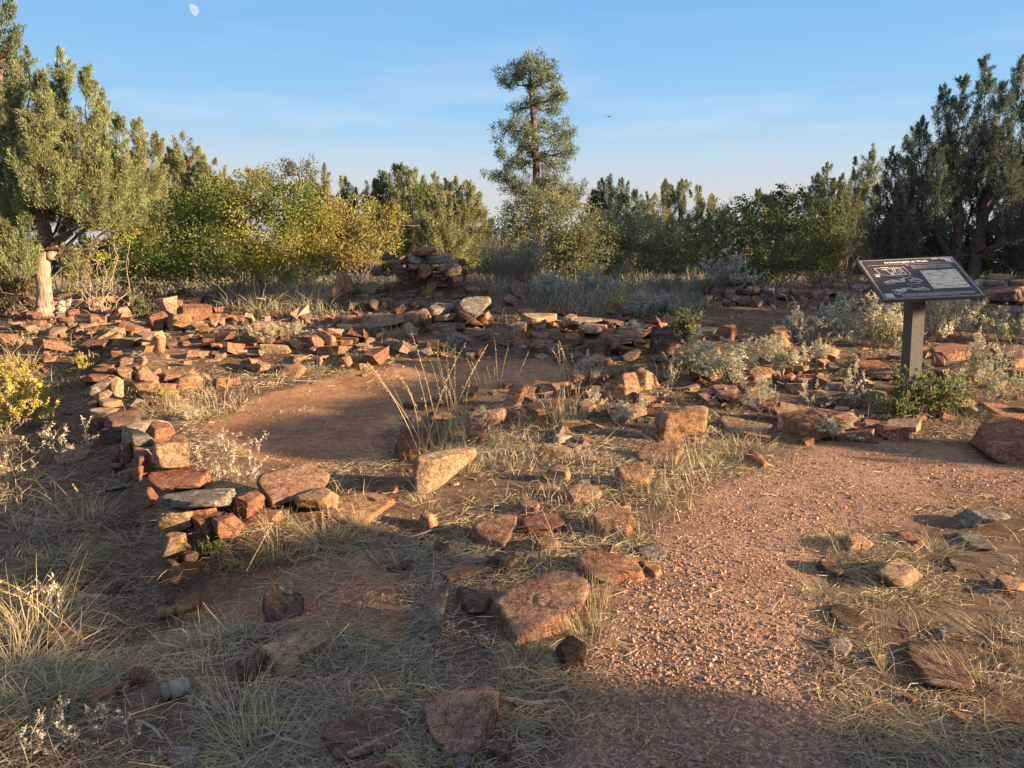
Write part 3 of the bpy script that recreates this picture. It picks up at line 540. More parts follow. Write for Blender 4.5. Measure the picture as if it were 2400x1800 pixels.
# region | corners (or two corners of a box) | stone colour | where the top edge breaks | extras | label
DATA = '''
#bottom|stones lying loose by the gravel path
H|1075,975 1180,905 1500,850 1575,880 1570,1100 1510,1250 1270,1275 1230,1130 1110,1120|s|.82||brownish pink slab with square cut end beside the gravel path
H|400,1170 500,1030 820,930 930,960 940,1150 960,1200 640,1290 400,1310|p|.8||dark purple brown slab with a dry stick across its corner
H|640,1400 760,1320 850,1295 1000,1310 1100,1400|r|.6||red rounded rock cut off by the lower border of the picture
H|1280,1290 1400,1395|g|.5||small dark grey stone below the square ended slab
H|1480,1210 1660,1320|d|.5||low brown stone between the square ended slab and the gravel
H|945,490 1090,290 1160,200 1250,190 1150,330 1110,480 1125,590 985,575|g|.72|rf=.3|long narrow grey stone with a broken tan end
H|1500,400 1520,320 1640,250 1850,120 2000,100 2130,150 2160,250 2090,380 2060,450 1880,600 1780,590 1510,500|s|.7|rf=.15|largest flat topped pinkish boulder with dark undercut front
H|1290,200 1560,375|d|.7||dark grassy stone just behind the largest flat topped boulder
H|0,620 140,540 330,480 560,530 600,600 430,690 330,740 170,800 20,760|t|.6|rough=1.3|tan boulder with swirled banding in matted grass
G|1450,760 1560,680 1690,640 1720,790 1600,830|d|.5||charred black rock touching the tan banded boulder
G|1690,440 1720,330 1870,190 1990,330 1985,400 1740,445|p|.88||flat violet grey slab with a dry yellow sprig on top
G|1760,155 1880,60 1985,35 1990,90 1890,130|s|.8||thin pinkish slab sunk in the slope above the violet slab
G|250,540 330,490 460,460 620,470 700,500 640,600 500,610 330,610|r|.35|rough=1.3|orange red rock behind tall pale grass near the grey plank
G|550,940 600,870 790,825 800,900 720,985 600,990|r|.5||dull red wedge shaped rock among dry weeds
G|840,725 960,870|r|.5||small maroon stone in matted grass above the red wedge
G|365,725 450,815|g|.5||small blue grey stone hidden in pale grass
G|1080,1395 1090,1280 1180,1215 1300,1225 1340,1300 1310,1395|g|.6||blue grey boulder with tan flecks, cut by the lower border
G|460,640 565,705|o|.5||small orange chip under the orange red rock
G|555,640 640,712|c|.5||thin pale chip under the orange red rock
G|1000,170 1050,110 1300,20 1340,60 1250,150 1080,195|r|.9||rusty brown slab lying at the foot of the wall corner
G|610,255 740,195 940,155 945,200 780,262|d|.6||flat dark brown slab between the grey plank and wall
E|450,670 540,535 600,580 630,640 550,690|o|.3||small pointed tan rock standing alone in the gravel
E|280,860 480,930|d|.8||flat dark stone level with the gravel below the pointed rock
E|600,740 700,815|d|.7||flat brown stone in litter near the rubble line
E|-180,490 0,450 200,425 350,480 350,560 290,610 110,575 0,640 -150,640|o|.78||flat orange boulder lit by low sun at the wall end
E|0,715 70,725 60,765 0,778|o|.5||orange chip below the flat orange boulder
F|1740,590 1850,530 2100,550 2130,590 1880,645 1760,640|g|.4|rough=1.5|craggy dark grey rock at the far side of the gravel path
F|1770,700 1900,680 2040,700 2000,780 1800,772|g|.85||flat blue grey stone flush with the dry grass
F|1040,790 1060,700 1120,680 1240,760 1140,825 1070,800|o|.4|rough=1.4|lumpy sunlit tan rock where grass meets gravel
F|1250,890 1280,860 1400,850 1560,980 1500,1045 1420,1025|t|.5|rough=1.3|tan ridge of stone running through the trampled grass
F|860,900 900,840 1020,860 1040,930 880,965|d|.6||dark brown stone at the gravel edge in front of the ridge
F|880,960 1120,1050|d|.8||flat dark slab at the gravel edge under the ridge
F|930,1270 960,1170 1040,1150 1200,1210 1150,1265 1020,1305|d|.7||flat brown stone half covered with gravel
F|930,1460 940,1370 1060,1360 1100,1420 1050,1510 960,1505|g|.75||dark grey flat stone at the gravel edge
F|1410,1530 1440,1440 1640,1400 1850,1480 1880,1560 1700,1650 1430,1650|p|.9||broad purple black slab flush with the dry grass
F|1630,1315 1720,1270 1780,1320 1720,1365 1640,1355|g|.6||small blackish stone above the broad purple slab
F|1380,690 1450,670 1600,760 1560,785 1420,745|r|.6||low dark red stone in grass above the tan ridge
F|1690,870 1880,830 1960,880 1750,930|d|.8||flat dark stone in shaded grass beyond the tan ridge
F|2000,1050 2060,960 2230,970 2230,1060|o|.7||low sunlit stone in grass at the picture border
F|390,190 460,150 590,250 545,285 410,225|r|.6||low red stone in dry grass behind the gravel bend
#line|stones of the rubble line between court and path
E|840,700 880,630 1050,580 1140,570 1130,640 1060,770 940,785 870,760|s|.75|rough=1.4|rough speckled pink rock at the near end of the rubble line
E|1160,600 1220,570 1440,560 1460,620 1350,660 1260,705 1170,700|r|.6||flat red stone leaning against the speckled pink rock
E|1140,470 1290,565|p|.5||small purple knob of stone behind the speckled pink rock
E|1270,720 1350,700 1435,760 1400,815 1260,800|o|.5||small tan stone in litter in front of the leaning red stone
E|935,880 1020,810 1150,830 1155,930 960,935|d|.4||dark red stone between the speckled rock and largest boulder
E|1450,430 1530,370 1660,390 1690,440 1640,505 1510,500|s|.7|rough=1.4|rough pink rock between the orange boulder and grey litter
E|1590,620 1640,560 1700,520 1830,510 1910,620 1870,690 1780,725 1690,700|o|.66|rf=.2|sunlit orange boulder with a dark shaded face
E|1770,280 1960,240 2030,290 1980,400 1900,425 1780,370|o|.6|rough=1.3|pitted tan rock above the sunlit orange boulder
E|1890,200 1970,110 2080,100 2220,140 2140,290 2010,265 1900,225|s|.6||rounded pink rock below the big cracked block
5|1470,1350 1490,1290 1920,1225 1970,1260 1975,1400 1900,1570 1820,1620 1540,1510 1500,1400|o|.14|rf=.12,rough=1.3|big cracked cream orange block with its face in full sun
E|1500,900 1580,800 1850,830 1940,900 1980,1000 1950,1055 1800,1055 1620,975 1520,930|r|.55|rf=.12|long reddish boulder with shaded front right behind tall grass
E|1930,870 2060,900 2085,960 2010,990 1950,930|o|.5||small orange stone at the sunlit end of the long reddish boulder
E|1900,800 2030,750 2100,810 2130,895 2030,870|g|.7||grey stone on the gravel edge beside the small orange stone
E|1390,1450 1480,1350 1590,1420 1570,1560 1450,1600|d|.5||dark low stone under the edge of the largest boulder
E|1365,60 1420,40 1500,65 1512,112 1368,112|c|.35|rf=.45,rough=.4|small pale square cut stone
E|1270,170 1310,110 1440,120 1500,150 1480,180 1390,220 1290,222|t|.4||brownish grey stone in front of the small pale square one
E|1330,290 1390,240 1470,260 1490,330 1440,372 1340,335|t|.4|rough=1.4|small crusty tan stone surrounded by grey litter
E|465,250 480,200 600,170 860,130 880,190 800,240 640,330 520,445 480,380|t|.3|rf=.85,lf=.04|long straw colored block with sunlit face
B|620,1540 680,1360 740,1350 870,1400 880,1480 760,1560 720,1625 640,1590|r|.15||dark red upright rock behind the long straw colored block
B|1050,1300 1340,1260 1350,1330 1240,1370 1060,1405|s|.2||pink block behind seed stalks next to the dark red upright rock
B|1080,1400 1210,1385 1190,1490 1110,1505|r|.4||small red stone in grass beside the pink block
5|70,1200 150,1050 240,1020 350,1040 380,1175 300,1235 210,1250 120,1220|o|.12|rf=.62|upright tan rock, dark one side and sunlit on the other
5|240,1260 300,1200 500,1190 720,1220 700,1300 420,1400 330,1430 320,1330|r|.35|lf=.35|long red rock with straw heaped on it
5|760,1200 830,1160 920,1220 960,1290 760,1335|o|.5||pale sunlit stone in the straw behind the long red rock
5|1000,1090 1080,1000 1200,930 1290,915 1340,1010 1340,1100 1260,1205 1180,1170 1010,1170|o|.1|rf=.5|large split boulder, one face dark and one pink in sun
5|1285,930 1360,875 1480,940 1535,1040 1400,1085 1340,1030|o|.2|rf=.55|pointed tan boulder leaning on the large split boulder
5|1030,920 1110,905 1200,930 1080,1000 1030,992|d|.6||flat shaded stone behind the large split boulder
5|600,1050 660,1030 720,1080 700,1150 620,1150|g|.5||grey stone behind tufts on the court edge
#sign|stones around the foot of the sign
C|200,1400 280,1330 400,1310 560,1390 600,1445 480,1455 300,1462|t|.9||flat tan grey slab between the cracked block and craggy boulder
C|620,1330 640,1290 780,1250 900,1280 1050,1310 1110,1300 1140,1340 1060,1400 850,1410 770,1485 680,1485|r|.5|rough=1.9|craggy pitted red boulder with white flowers at its end
C|1860,1480 1990,1300 2212,1340 2270,1420 2270,1650 2100,1605|r|.5||large red brown boulder beside the path in front of the sign
C|1560,920 1640,850 1740,840 1880,870 1880,920 1800,972 1620,965|r|.6||broad shaded red rock with lit crest behind the sign post
C|1990,990 2000,870 2230,850 2230,985|p|.6||purple brown ledge rock beyond the sign, at the picture border
C|2010,1035 2040,995 2230,930 2230,1035|o|.5||sunlit orange slab under the purple brown ledge
C|1080,1040 1110,960 1400,950 1410,1045 1180,1055|r|.7||flat dark red slab in front of the flower cluster beside the post
C|595,1085 700,1030 735,1060 640,1115|r|.5||small wedge of red stone among white flowers
C|715,1055 760,1040 910,1040 885,1115 765,1095|o|.7||flat orange slab among white flowers
C|895,1115 940,1090 1030,1095 1050,1130 910,1145|g|.7||thin grey flagstone in shade near the green plant
C|1145,1105 1170,1065 1235,1100 1190,1118|o|.4||small orange stone just before the post
C|540,820 570,740 640,725 700,770 725,865 620,875|o|.3|rf=.4|upright orange brown stone rising out of white flowers
C|195,830 240,740 330,715 355,790 300,845|r|.2|rf=.2|dark red pyramid shaped rock
C|75,740 100,735 230,735 205,778 100,785|c|.4|rf=.3,Y=9.9,lf=.05|pale slab end sticking out next to the dark red pyramid
C|110,690 160,688 270,715 200,738|o|.4|Y=10.2|thin tilted slab with lit edge on top of the pale slab
C|160,1190 200,1110 300,1110 365,1170 300,1205|p|.6||purple stone in shade under trailing white flowers
C|80,920 130,870 230,870 250,912 150,955|o|.6||orange stone under the flower mass by the dark hollow
C|400,1050 470,990 560,1000 620,1040 560,1100 430,1100|o|.6||sunlit orange stone half buried by white flowers
C|830,870 920,850 1020,890 1000,930 860,925|o|.6||low orange stone between two flower clumps
C|780,1200 900,1150 1000,1180 960,1240 820,1245|d|.7||shaded brown slab above the craggy red boulder
C|1000,1200 1110,1190 1160,1240 1080,1290 1010,1270|d|.6||shaded dark red stone at the craggy boulder's far end
C|480,1220 560,1210 660,1270 640,1310 540,1300|r|.6||red stone with stems leaning over it beside the craggy boulder
C|1540,1110 1720,1070 1840,1100 1760,1150 1600,1150|d|.8||dark flat slab behind the leafy plant at the post
C|1910,690 1985,760|o|.3||small lit orange rock in white flowers beyond the sign
C|1560,760 1620,750 1660,800 1600,835 1560,820|o|.4||orange brown stone showing past the post
#farwall|stones of the low wall beyond the sign
C|230,430 500,470|d|.5|Y=15.4|long thin dark slab on top of the far wall
C|170,480 260,565|p|.2|Y=15.0|squarish brown block at the end of the far wall
C|262,490 350,572|p|.3|Y=14.9|purplish block next to the squarish end block
C|355,478 510,530|d|.5|Y=15.2|dark slab lying under the long thin slab
C|350,528 440,565|g|.5||greenish grey stone low in the far wall
C|440,533 500,592|o|.4||triangular brown stone at the far wall's foot
C|510,470 600,545|g|.4|Y=15.3|lichened slab end in the far wall
C|600,480 690,550|g|.4|Y=15.0|grey green lichened stone below the yellow bush
C|660,450 735,505|r|.3|Y=15.5|reddish upright stone below the yellow bush
C|690,480 860,545|d|.7|Y=15.1|dark broad slab in the middle of the far wall
C|712,525 815,585|r|.5||brick red stone at the far wall's foot
C|815,500 955,582|r|.5||rounded maroon stone at the far wall's foot
C|880,400 985,490|d|.2|Y=15.8|tall dark stone standing under the bush
C|950,450 1060,505|r|.4|Y=15.7|reddish slab beside the tall dark stone
C|960,500 1130,555|g|.6|Y=15.0|grey lichen slab in the far wall
C|1080,455 1215,520|g|.6|Y=15.4|dark slab with pale lichen near the sign's corner
C|945,550 1130,625|d|.7||broad low brown slab at the far wall's foot
C|720,560 940,625|d|.9||long low slab sunk in the ground before the far wall
C|1120,585 1240,645|d|.5||brown block lying in front of the far wall by the sign
C|1195,540 1345,640|r|.5||dark red stone under the sign panel's corner
C|540,540 610,600|d|.5||small dark stone at the far wall's foot
#farheap|stones of the heap behind the sign
C|1970,390 2170,430|t|.4|Y=15.4|top slab of the heap behind the sign
C|1870,425 1970,492|g|.4|Y=15.2|lichened grey green rock at the near end of the heap
C|1930,430 2110,505|g|.4|Y=14.8|pale green lichened boulder under the top slab
C|2100,425 2240,475|p|.4|Y=14.9|purplish stone at the picture border in the heap
C|1925,570 1940,500 2030,468 2230,468 2230,575|p|.4|Y=14.0|largest purple brown boulder of the heap behind the sign
C|1640,560 1750,545 1870,560 1860,612 1700,608|g|.6||grey slab lying behind the sign panel's lower edge
C|1750,570 2060,565 2085,600 2000,632 1780,625|r|.4||long red brown slab in front of the heap
C|1550,640 1600,595 1760,590 1830,640 1780,675 1570,672|r|.8||broad flat red slab right behind the post
C|1980,625 2100,700|g|.4||grey stone low at the heap's foot
C|2080,600 2230,655|g|.5||grey stone at the picture border low in the heap
C|2080,655 2165,712|d|.4||small dark stone at the heap's foot
C|2160,630 2230,690|p|.3||purple stone at the heap's foot by the picture border
#corner|stones of the wall corner in the dry grass
D|1660,370 1690,310 2000,240 2140,310 2120,380 1790,530 1745,525|s|.8|Y=4.5,rf=.15|thick pinkish boulder tilted on the wall end, its top in sun
D|1000,490 1030,430 1180,400 1540,410 1500,500 1330,520 1100,505|g|.35|Y=4.25|long grey green lichened slab capping the wall corner
D|1500,470 1640,410 1740,530 1600,620 1500,560|r|.3|Y=4.35|dark red rock beside the grey green capstone
D|1005,610 1030,550 1140,520 1260,540 1250,640 1150,685 1030,660|t|.15|Y=4.22|orange tan block directly under the grey green capstone
D|1140,540 1380,515 1445,560 1300,600 1200,580|r|.3|Y=4.3|brown slab tucked under the grey green capstone
D|1210,650 1260,560 1440,545 1450,600 1390,700 1240,712|r|.3|Y=4.22|dull red rock with white twig beside the orange tan block
D|1365,590 1500,560 1590,640 1570,690 1420,730 1385,660|r|.25|Y=4.15|red rock with a streak of sun on its top
D|1045,730 1090,680 1210,685 1250,760 1245,840 1050,845|t|.12|Y=4.14|square tan block at the base of the wall corner
D|1570,560 1640,530 1820,550 1850,600 1600,645|r|.4||red stone behind the sunlit grass tuft
D|1910,450 2100,390 2200,450 2180,530 1930,525|o|.5|Y=4.45|rough orange stone under the tilted pinkish boulder
D|1065,840 1180,905|d|.4|Y=4.1|small dark red stone below the square tan block
D|1180,800 1290,875|d|.4|Y=4.1|dark wedge stone beside the square tan block
D|655,410 720,340 880,330 870,380 790,425 680,428|g|.6||smooth grey stone in shade outside the wall
D|340,240 360,160 450,110 560,130 620,200 480,215|s|.7||low pinkish slab behind white flower stalks outside the wall
D|690,690 720,640 890,615 880,680 760,715|d|.6||maroon stone under dry grass outside the wall
D|470,800 500,745 640,720 640,790|o|.7||orange brown stone buried in dry grass
D|935,535 950,400 1000,390 1030,440 1000,510|r|.4|Y=4.6|red stone under the end of the capstone
#wall|stones of the long outer wall
2|800,1390 820,1280 850,1190 1000,1175 1190,1190 1220,1290 1200,1440 1040,1465 920,1455|t|.14|Y=5.0|rounded square tan boulder with face in full sun
D|945,400 960,290 1060,260 1350,265 1370,340 1330,395 1000,415|r|.75|Y=4.7|flat red slab with dappled sun under the tan boulder
2|575,1080 740,1075 860,1190 830,1225 620,1225|g|.3|Y=5.3|grey brown block under the red leaning stone
2|600,1215 830,1215 860,1300 800,1420 650,1340|t|.25|Y=5.2|layered grey tan block in the wall face
2|625,1310 800,1300 800,1540 700,1560 640,1440|r|.1|Y=5.0|dark red brown block low in the wall face
2|610,1430 720,1600|r|.1|Y=4.9|small red brown block beside the driftwood root
2|470,1100 510,1010 700,950 850,935 1000,970 1070,1090 700,1095 600,1110 590,1200 490,1200|c|.5|Y=5.55|smooth pale grey rounded stone
2|740,1060 830,950 1000,980 1065,1080 1050,1155 960,1185 850,1195 740,1110|r|.3|Y=5.4|red stone leaning on the smooth pale one
2|1030,1120 1060,1090 1150,1110 1205,1190 1190,1270 1000,1200|o|.4|Y=5.2|orange stone above the rounded square tan boulder
2|295,910 420,850 600,830 695,960 560,1005 310,1030|p|.6|rough=1.5,Y=6.1|rippled purple brown slab on the wall
2|125,840 160,810 360,805 460,820 340,910 200,925|t|.4|Y=6.6|tan slab wedged under the orange red one
2|215,745 330,705 480,725 505,790 380,810 260,795|o|.4|Y=6.9|orange red slab with ragged edge
2|175,695 330,610 390,650 330,715 190,740|t|.3|Y=7.1|tan rounded stone at the outer rim of the wall
2|350,520 400,465 510,520 505,700 430,700 350,640|t|.1|Y=7.6,rf=.7|upright tan boulder with broad sunlit face
2|60,690 130,590 370,475 400,520 250,640 180,670|g|.35|Y=7.4|ridged grey purple slab leaning on the upright tan boulder
2|100,755 200,725 260,800 150,820|d|.3|Y=6.9|dark stone at the outer foot of the wall
2|110,930 300,1100|d|.1|Y=6.3|dark brown stone in the deep shade of the wall
2|240,1030 490,1210|d|.1|Y=5.8|brown boulder low in the shaded wall face
2|335,1300 400,1205 480,1220 480,1400 380,1405|p|.15|Y=5.4|dark purple rounded stone at the wall's outer foot
2|465,1230 500,1185 590,1200 615,1330 560,1410 480,1370|p|.15|Y=5.3|egg shaped dark purple stone at the wall's outer foot
2|355,1395 520,1515|g|.4||grey stone in weeds below the egg shaped stone
2|540,1430 625,1535|g|.3||small grey stone touching the wall's foot
2|150,385 350,372 458,425 440,465 220,425|r|.5|Y=8.3|flat red stone near the yellow flowers on the wall
2|115,530 130,440 370,458 250,530|r|.5|Y=7.9|lower flat red stone near the yellow flowers
2|405,410 470,360 570,365 635,430 600,500 500,500|t|.3|Y=8.2|olive tan round stone on the wall
2|590,480 720,365 820,345 890,430 890,490 820,530 600,520|s|.3|Y=8.3|big pale pink stone with grass in front
2|585,560 700,535 830,528 845,590 760,640 640,620|o|.3|Y=7.9|broken pale orange stone with crumbling face
2|845,490 940,420 1060,450 1090,515 880,520|r|.5||red stone beside the round cream boulder
2|1040,560 1100,490 1240,440 1330,470 1405,560 1395,620 1100,610|o|.2||large rounded cream boulder with dry grass at its foot
2|700,620 860,590 960,640 900,690 740,690|o|.8||flat orange stone in yellow grass inside the wall
#north|stones of the collapsed wall behind the court
2|1345,415 1400,365 1880,385 1905,440 1850,490 1400,485|r|.2|Y=10.0|long red slab bridging two stones
2|1465,490 1660,480 1680,595 1540,615 1475,595|o|.08|rf=.65|square red block holding up the long red slab
2|1345,310 1560,248 1630,290 1625,365 1370,375|o|.4|Y=10.1|tilted orange stone on the long red slab
2|1640,280 1700,235 1900,238 1945,290 1900,350 1680,350|o|.3|Y=10.3|rough orange stone on the long red slab's end
2|1655,225 1830,160 1910,168 1895,212 1690,255|c|.3|Y=10.4|pale cream slab on top of the stack
3|585,765 800,775 880,768 955,880 900,930 760,1000 690,965 670,850|t|.06|Y=10.4,rf=.1|wide tan slab set upright
3|905,740 970,705 1120,800 1135,880 1100,900 950,795|o|.3|Y=10.6|sloping orange slab beside the wide upright one
3|1125,690 1200,660 1290,740 1285,825 1240,830 1160,755|r|.2|Y=10.5|small brick red block on the court corner stack
3|1205,610 1250,598 1400,690 1445,765 1370,810 1320,775 1230,665|o|.2|Y=10.7|tilted tan orange block topping the corner stack
3|1195,850 1270,812 1425,790 1430,842 1350,890 1220,893|c|.2|Y=10.5|cream block under the tilted tan orange one
3|1215,940 1260,888 1365,888 1368,1000 1230,995|o|.12||base block of the corner stack
3|785,1090 870,1000 1000,970 1110,1040 1020,1120 820,1120|o|.3||low orange rock against the wide upright slab
3|1375,1010 1420,890 1560,858 1610,920 1500,1010|o|.3||grassy orange rock next to the base block
3|685,750 850,708 905,770 800,778|r|.5|Y=10.8|red slab behind the wide upright one
3|430,785 595,835|r|.4|Y=10.6|low red stone behind the cream slab
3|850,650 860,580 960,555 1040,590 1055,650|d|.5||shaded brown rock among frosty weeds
3|950,880 1110,900 1060,960 940,950|o|.4||orange stone under the sloping slab
#heap|stones of the spread rubble heap by the pale trunk
1|0,700 60,655 185,660 150,735 0,795|t|.4||tan slab at the picture border by the pale trunk
1|225,740 300,702 500,728 515,775 350,815|t|.3||lens shaped tan stone on the rubble slope
1|455,700 560,585 720,575 740,640 650,700 500,725|t|.3||rounded tan boulder above the lens shaped stone
1|335,625 370,560 480,515 575,560 550,605 380,645|g|.6||lichen spotted flat stone below the pale trunk
1|115,605 250,515 315,550 200,615|o|.6||orange flat stone left of the lichen spotted one
1|700,440 760,388 850,388 865,445 770,485|r|.4||round rust brown stone below the dead stump
1|945,525 960,438 1040,448 1170,535 1060,565|t|.25||tan triangular stone in the rubble
1|1130,460 1220,383 1255,420 1180,455|o|.3||thin pointed stone catching the sun
1|815,575 880,535 1045,550 1040,595 900,605|g|.5||dark grey slab below the tan triangular stone
1|795,620 830,585 905,610 890,650 810,655|t|.3||small square tan stone under the dark grey slab
1|915,610 960,598 1085,650 1030,675 930,655|g|.5||thin dark slab under the tan triangular stone
1|960,770 1300,555 1375,560 1385,640 1250,785 1090,805|t|.35|Y=10.9,rf=.25|large tilted grey tan slab
1|1340,650 1390,598 1640,585 1655,625 1500,655 1350,675|o|.4||flat pale orange slab beside the large tilted slab
1|1575,560 1640,450 1760,408 1815,460 1800,570 1700,645 1600,575|r|.25|Y=11.6|red brown boulder with shaded front beside the tan one
1|1805,520 1820,480 1990,425 2085,500 2085,585 1900,645 1830,610|t|.1|Y=11.5|round faced tan boulder below the brick red one
1|1905,440 1910,380 2000,335 2212,328 2295,350 2295,460 2150,525 2080,455|r|.3|Y=12.2|large smooth brick red boulder
1|2075,480 2100,475 2145,540 2130,575 2080,560|o|.2||small orange wedge below the brick red boulder
1|1275,790 1310,738 1420,758 1425,815 1300,830|r|.3||small square red stone in the rubble
1|1535,825 1700,665 1795,740 1775,830 1640,865|o|.15||orange triangular slab leaning in the rubble
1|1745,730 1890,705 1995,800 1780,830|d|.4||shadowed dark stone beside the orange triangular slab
1|1145,1010 1180,925 1330,838 1345,885 1200,960|o|.5||orange stone along the rubble edge
1|1275,950 1340,905 1455,925 1445,1005 1290,995|s|.4||pale pink cracked stone in the rubble
1|1445,915 1570,885 1615,990 1470,985|s|.4||brown pink stone next to the pale cracked one
1|430,965 470,918 635,885 605,980 500,1015|o|.4||sunlit orange stone on the slope above the dry grass
1|325,910 420,878 630,886 600,915 470,930|t|.5||thin tan slab on top of the sunlit orange stone
1|0,1210 130,1130 305,1180 200,1265 0,1275|s|.7||low pinkish boulder in yellow flowers at the picture border
1|430,1010 590,1065|r|.5||red stone under dry straw on the slope
1|1485,310 1695,392|d|.6||flat shaded slab behind the green sprouts
1|1495,285 1500,225 1560,218 1645,290 1600,325|d|.4||tilted dark slab in the shade of the bush
1|1890,265 2100,250 2230,310 2150,340 1920,310|g|.5||long grey slab behind the brick red boulder
1|2090,190 2230,160 2300,230 2130,240|g|.5||grey slab at the bush edge behind the brick red boulder
1|1450,430 1490,365 1570,375 1560,450|g|.4||small lichened stone behind the green sprouts
1|1210,510 1220,475 1280,465 1290,505 1240,525|t|.3||little sunlit cube of stone
1|1340,470 1350,415 1400,420 1420,470|o|.3||little orange stone beside the green sprouts
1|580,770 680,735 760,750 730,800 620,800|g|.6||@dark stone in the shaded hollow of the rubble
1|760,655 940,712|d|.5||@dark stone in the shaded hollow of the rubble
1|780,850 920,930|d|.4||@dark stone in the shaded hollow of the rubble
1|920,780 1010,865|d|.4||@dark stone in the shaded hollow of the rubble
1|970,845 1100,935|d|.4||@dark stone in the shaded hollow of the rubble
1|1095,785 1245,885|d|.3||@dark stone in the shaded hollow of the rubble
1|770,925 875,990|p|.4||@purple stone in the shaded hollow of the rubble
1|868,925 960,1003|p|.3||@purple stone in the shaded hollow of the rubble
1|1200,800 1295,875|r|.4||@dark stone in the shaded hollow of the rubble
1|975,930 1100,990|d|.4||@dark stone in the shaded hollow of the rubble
1|660,540 760,590|t|.5||@small tan stone on the rubble slope
1|680,470 800,540|o|.5||@small tan stone on the rubble slope
1|1540,660 1700,715|o|.6||@small tan stone on the rubble slope
1|1830,690 1960,740|o|.6||@small tan stone on the rubble slope
1|2000,610 2140,660|g|.6||@small grey stone on the rubble slope
1|1700,860 1840,940|s|.5||@small pink stone on the rubble slope
1|1960,730 2060,800|r|.5||@small red stone on the rubble slope
1|2080,760 2180,820|r|.6||@small red stone on the rubble slope
1|2020,840 2190,900|t|.6||@small tan stone on the rubble slope
#mound|stones scattered on the mound before the cairn
3|0,470 160,430 170,500 20,510|r|.6||shaded red stone next to the brick red boulder
3|170,260 230,210 400,260 420,330 240,330|r|.4||shaded reddish rock below the grey plank of slabs
3|0,220 50,190 200,200 170,290 20,300|g|.4||blue grey boulder behind the brick red one
3|400,240 540,290 520,350 430,330|r|.4||dark red stone beside the shaded reddish rock
3|270,360 420,345 430,410 300,410|o|.4||small brown stone on the shaded mound path
3|280,400 370,395 370,460 290,450|d|.4||small dark stone under the small brown one
3|545,400 800,385 780,490 580,500|d|.6||broad brown slab with grass in front
3|850,430 1110,430 1100,530 860,540|p|.6||long purple slab on the mound
3|1000,470 1150,430 1160,520 1030,540|p|.5||purple stone at the end of the long purple slab
3|1440,520 1480,440 1640,480 1650,560 1500,575|p|.4||purple brown rock beside the log shaped stones
4|130,935 160,912 420,958 700,1008 735,1050 560,1075 310,1025 150,985|t|.35|Y=11.4,lf=.25|long log shaped tan stone
4|380,890 440,798 560,798 850,838 865,890 580,960 430,945|t|.25|Y=11.8,lf=.25|thick dark stained log shaped stone
4|125,1065 220,1013 415,1060 360,1125 170,1135|r|.4||red stone under the long log shaped tan stone
4|425,1105 480,1058 555,1090 545,1160 450,1150|t|.4||small tan stone at the log shaped stone's end
4|345,1165 400,1118 485,1140 475,1205 370,1215|t|.4||grey tan stone in grass below the log shaped stone
4|625,1125 680,1068 945,1160 935,1235 890,1250 720,1165|t|.3|rf=.35|slanting brown block with lit end at the court edge
4|565,1195 620,1168 840,1240 855,1285 600,1258|d|.4||dark stone under the slanting brown block
4|930,830 1060,808 1068,752 1112,758 1170,870 1155,925 1080,980 960,905|s|.2|rf=.35|cleft pinkish tan rock
4|855,935 930,898 1015,1000 1005,1055 900,1075 860,985|t|.3||brown rock beside the cleft pinkish one
4|1430,735 1530,618 1785,628 1805,690 1620,870 1590,860 1440,775|g|.82|Y=12.2|big lichen crusted slab tilted over a red stone
4|1440,775 1600,850 1725,935 1600,930 1480,850|r|.2|Y=12.1|dark red rock under the lichen crusted slab
4|1670,875 1780,775 1798,835 1725,928|o|.2|Y=12.3|orange block under the lichen crusted slab
4|1095,765 1210,688 1425,700 1425,755 1250,825 1140,825|g|.5|Y=12.4|oval grey slab beside the lichen crusted one
4|1195,845 1440,798 1465,850 1300,890 1180,885|t|.3|Y=12.1|brown slab under the oval grey one
4|1195,915 1290,883 1495,915 1440,985 1260,1010|g|.85||flat bluish stone on the ground below the oval slab
4|1335,625 1400,588 1545,600 1500,665 1360,665|p|.5||purple stone behind the oval grey slab
4|1435,1160 1500,1113 1720,1103 1805,1170 1795,1255 1560,1290 1450,1230|p|.5||large purple brown boulder at the back of the court
4|1195,1175 1300,1138 1455,1128 1440,1195 1230,1208|p|.8||flat stone beside the large purple brown boulder
4|915,1095 1090,1058 1205,1110 1160,1155 960,1158|r|.6||flat red stone between the slanting block and boulder
4|1640,1060 1700,1030 1800,1060 1740,1105|d|.6||low dark stone behind the large purple brown boulder
#cairn|stones of the cairn on the mound
4|930,80 1100,78 1225,130 1130,182 980,178 940,130|r|.5|Y=14.75,D=.8|flat reddish capstone of the cairn
4|885,225 900,180 960,158 1095,180 1105,240 1000,268 900,245|g|.3|Y=14.65|grey slab just under the capstone
4|1090,235 1150,178 1365,168 1375,215 1290,275 1110,275|g|.3|Y=14.6|wide grey slab with white specks below the capstone
4|995,335 1050,268 1175,278 1180,370 1090,425 1000,415|r|.1|Y=14.45|squarish brown block in the cairn's middle
4|735,315 830,278 905,340 915,445 860,455 780,395|d|.15|Y=14.4|upright oval dark stone in the cairn
4|655,275 720,228 855,218 875,280 720,315|d|.4|Y=14.7|dark slab on the cairn's shoulder
4|615,205 650,148 680,138 755,222 640,235|p|.2|Y=15.0|purple pointed stone at the cairn's rear
4|1175,325 1440,205 1485,230 1470,305 1310,355 1190,355|p|.3|Y=14.55|long slanting purple slab in the cairn
4|1305,385 1430,265 1495,320 1470,375 1390,420|t|.15|Y=14.35|tan wedge propped against the cairn
4|1495,345 1540,298 1570,370 1510,415|p|.2|Y=14.5|small block at the cairn's edge by green leaves
4|1495,435 1570,378 1620,460 1540,495|o|.3|Y=14.3|orange brown cube at the cairn's foot
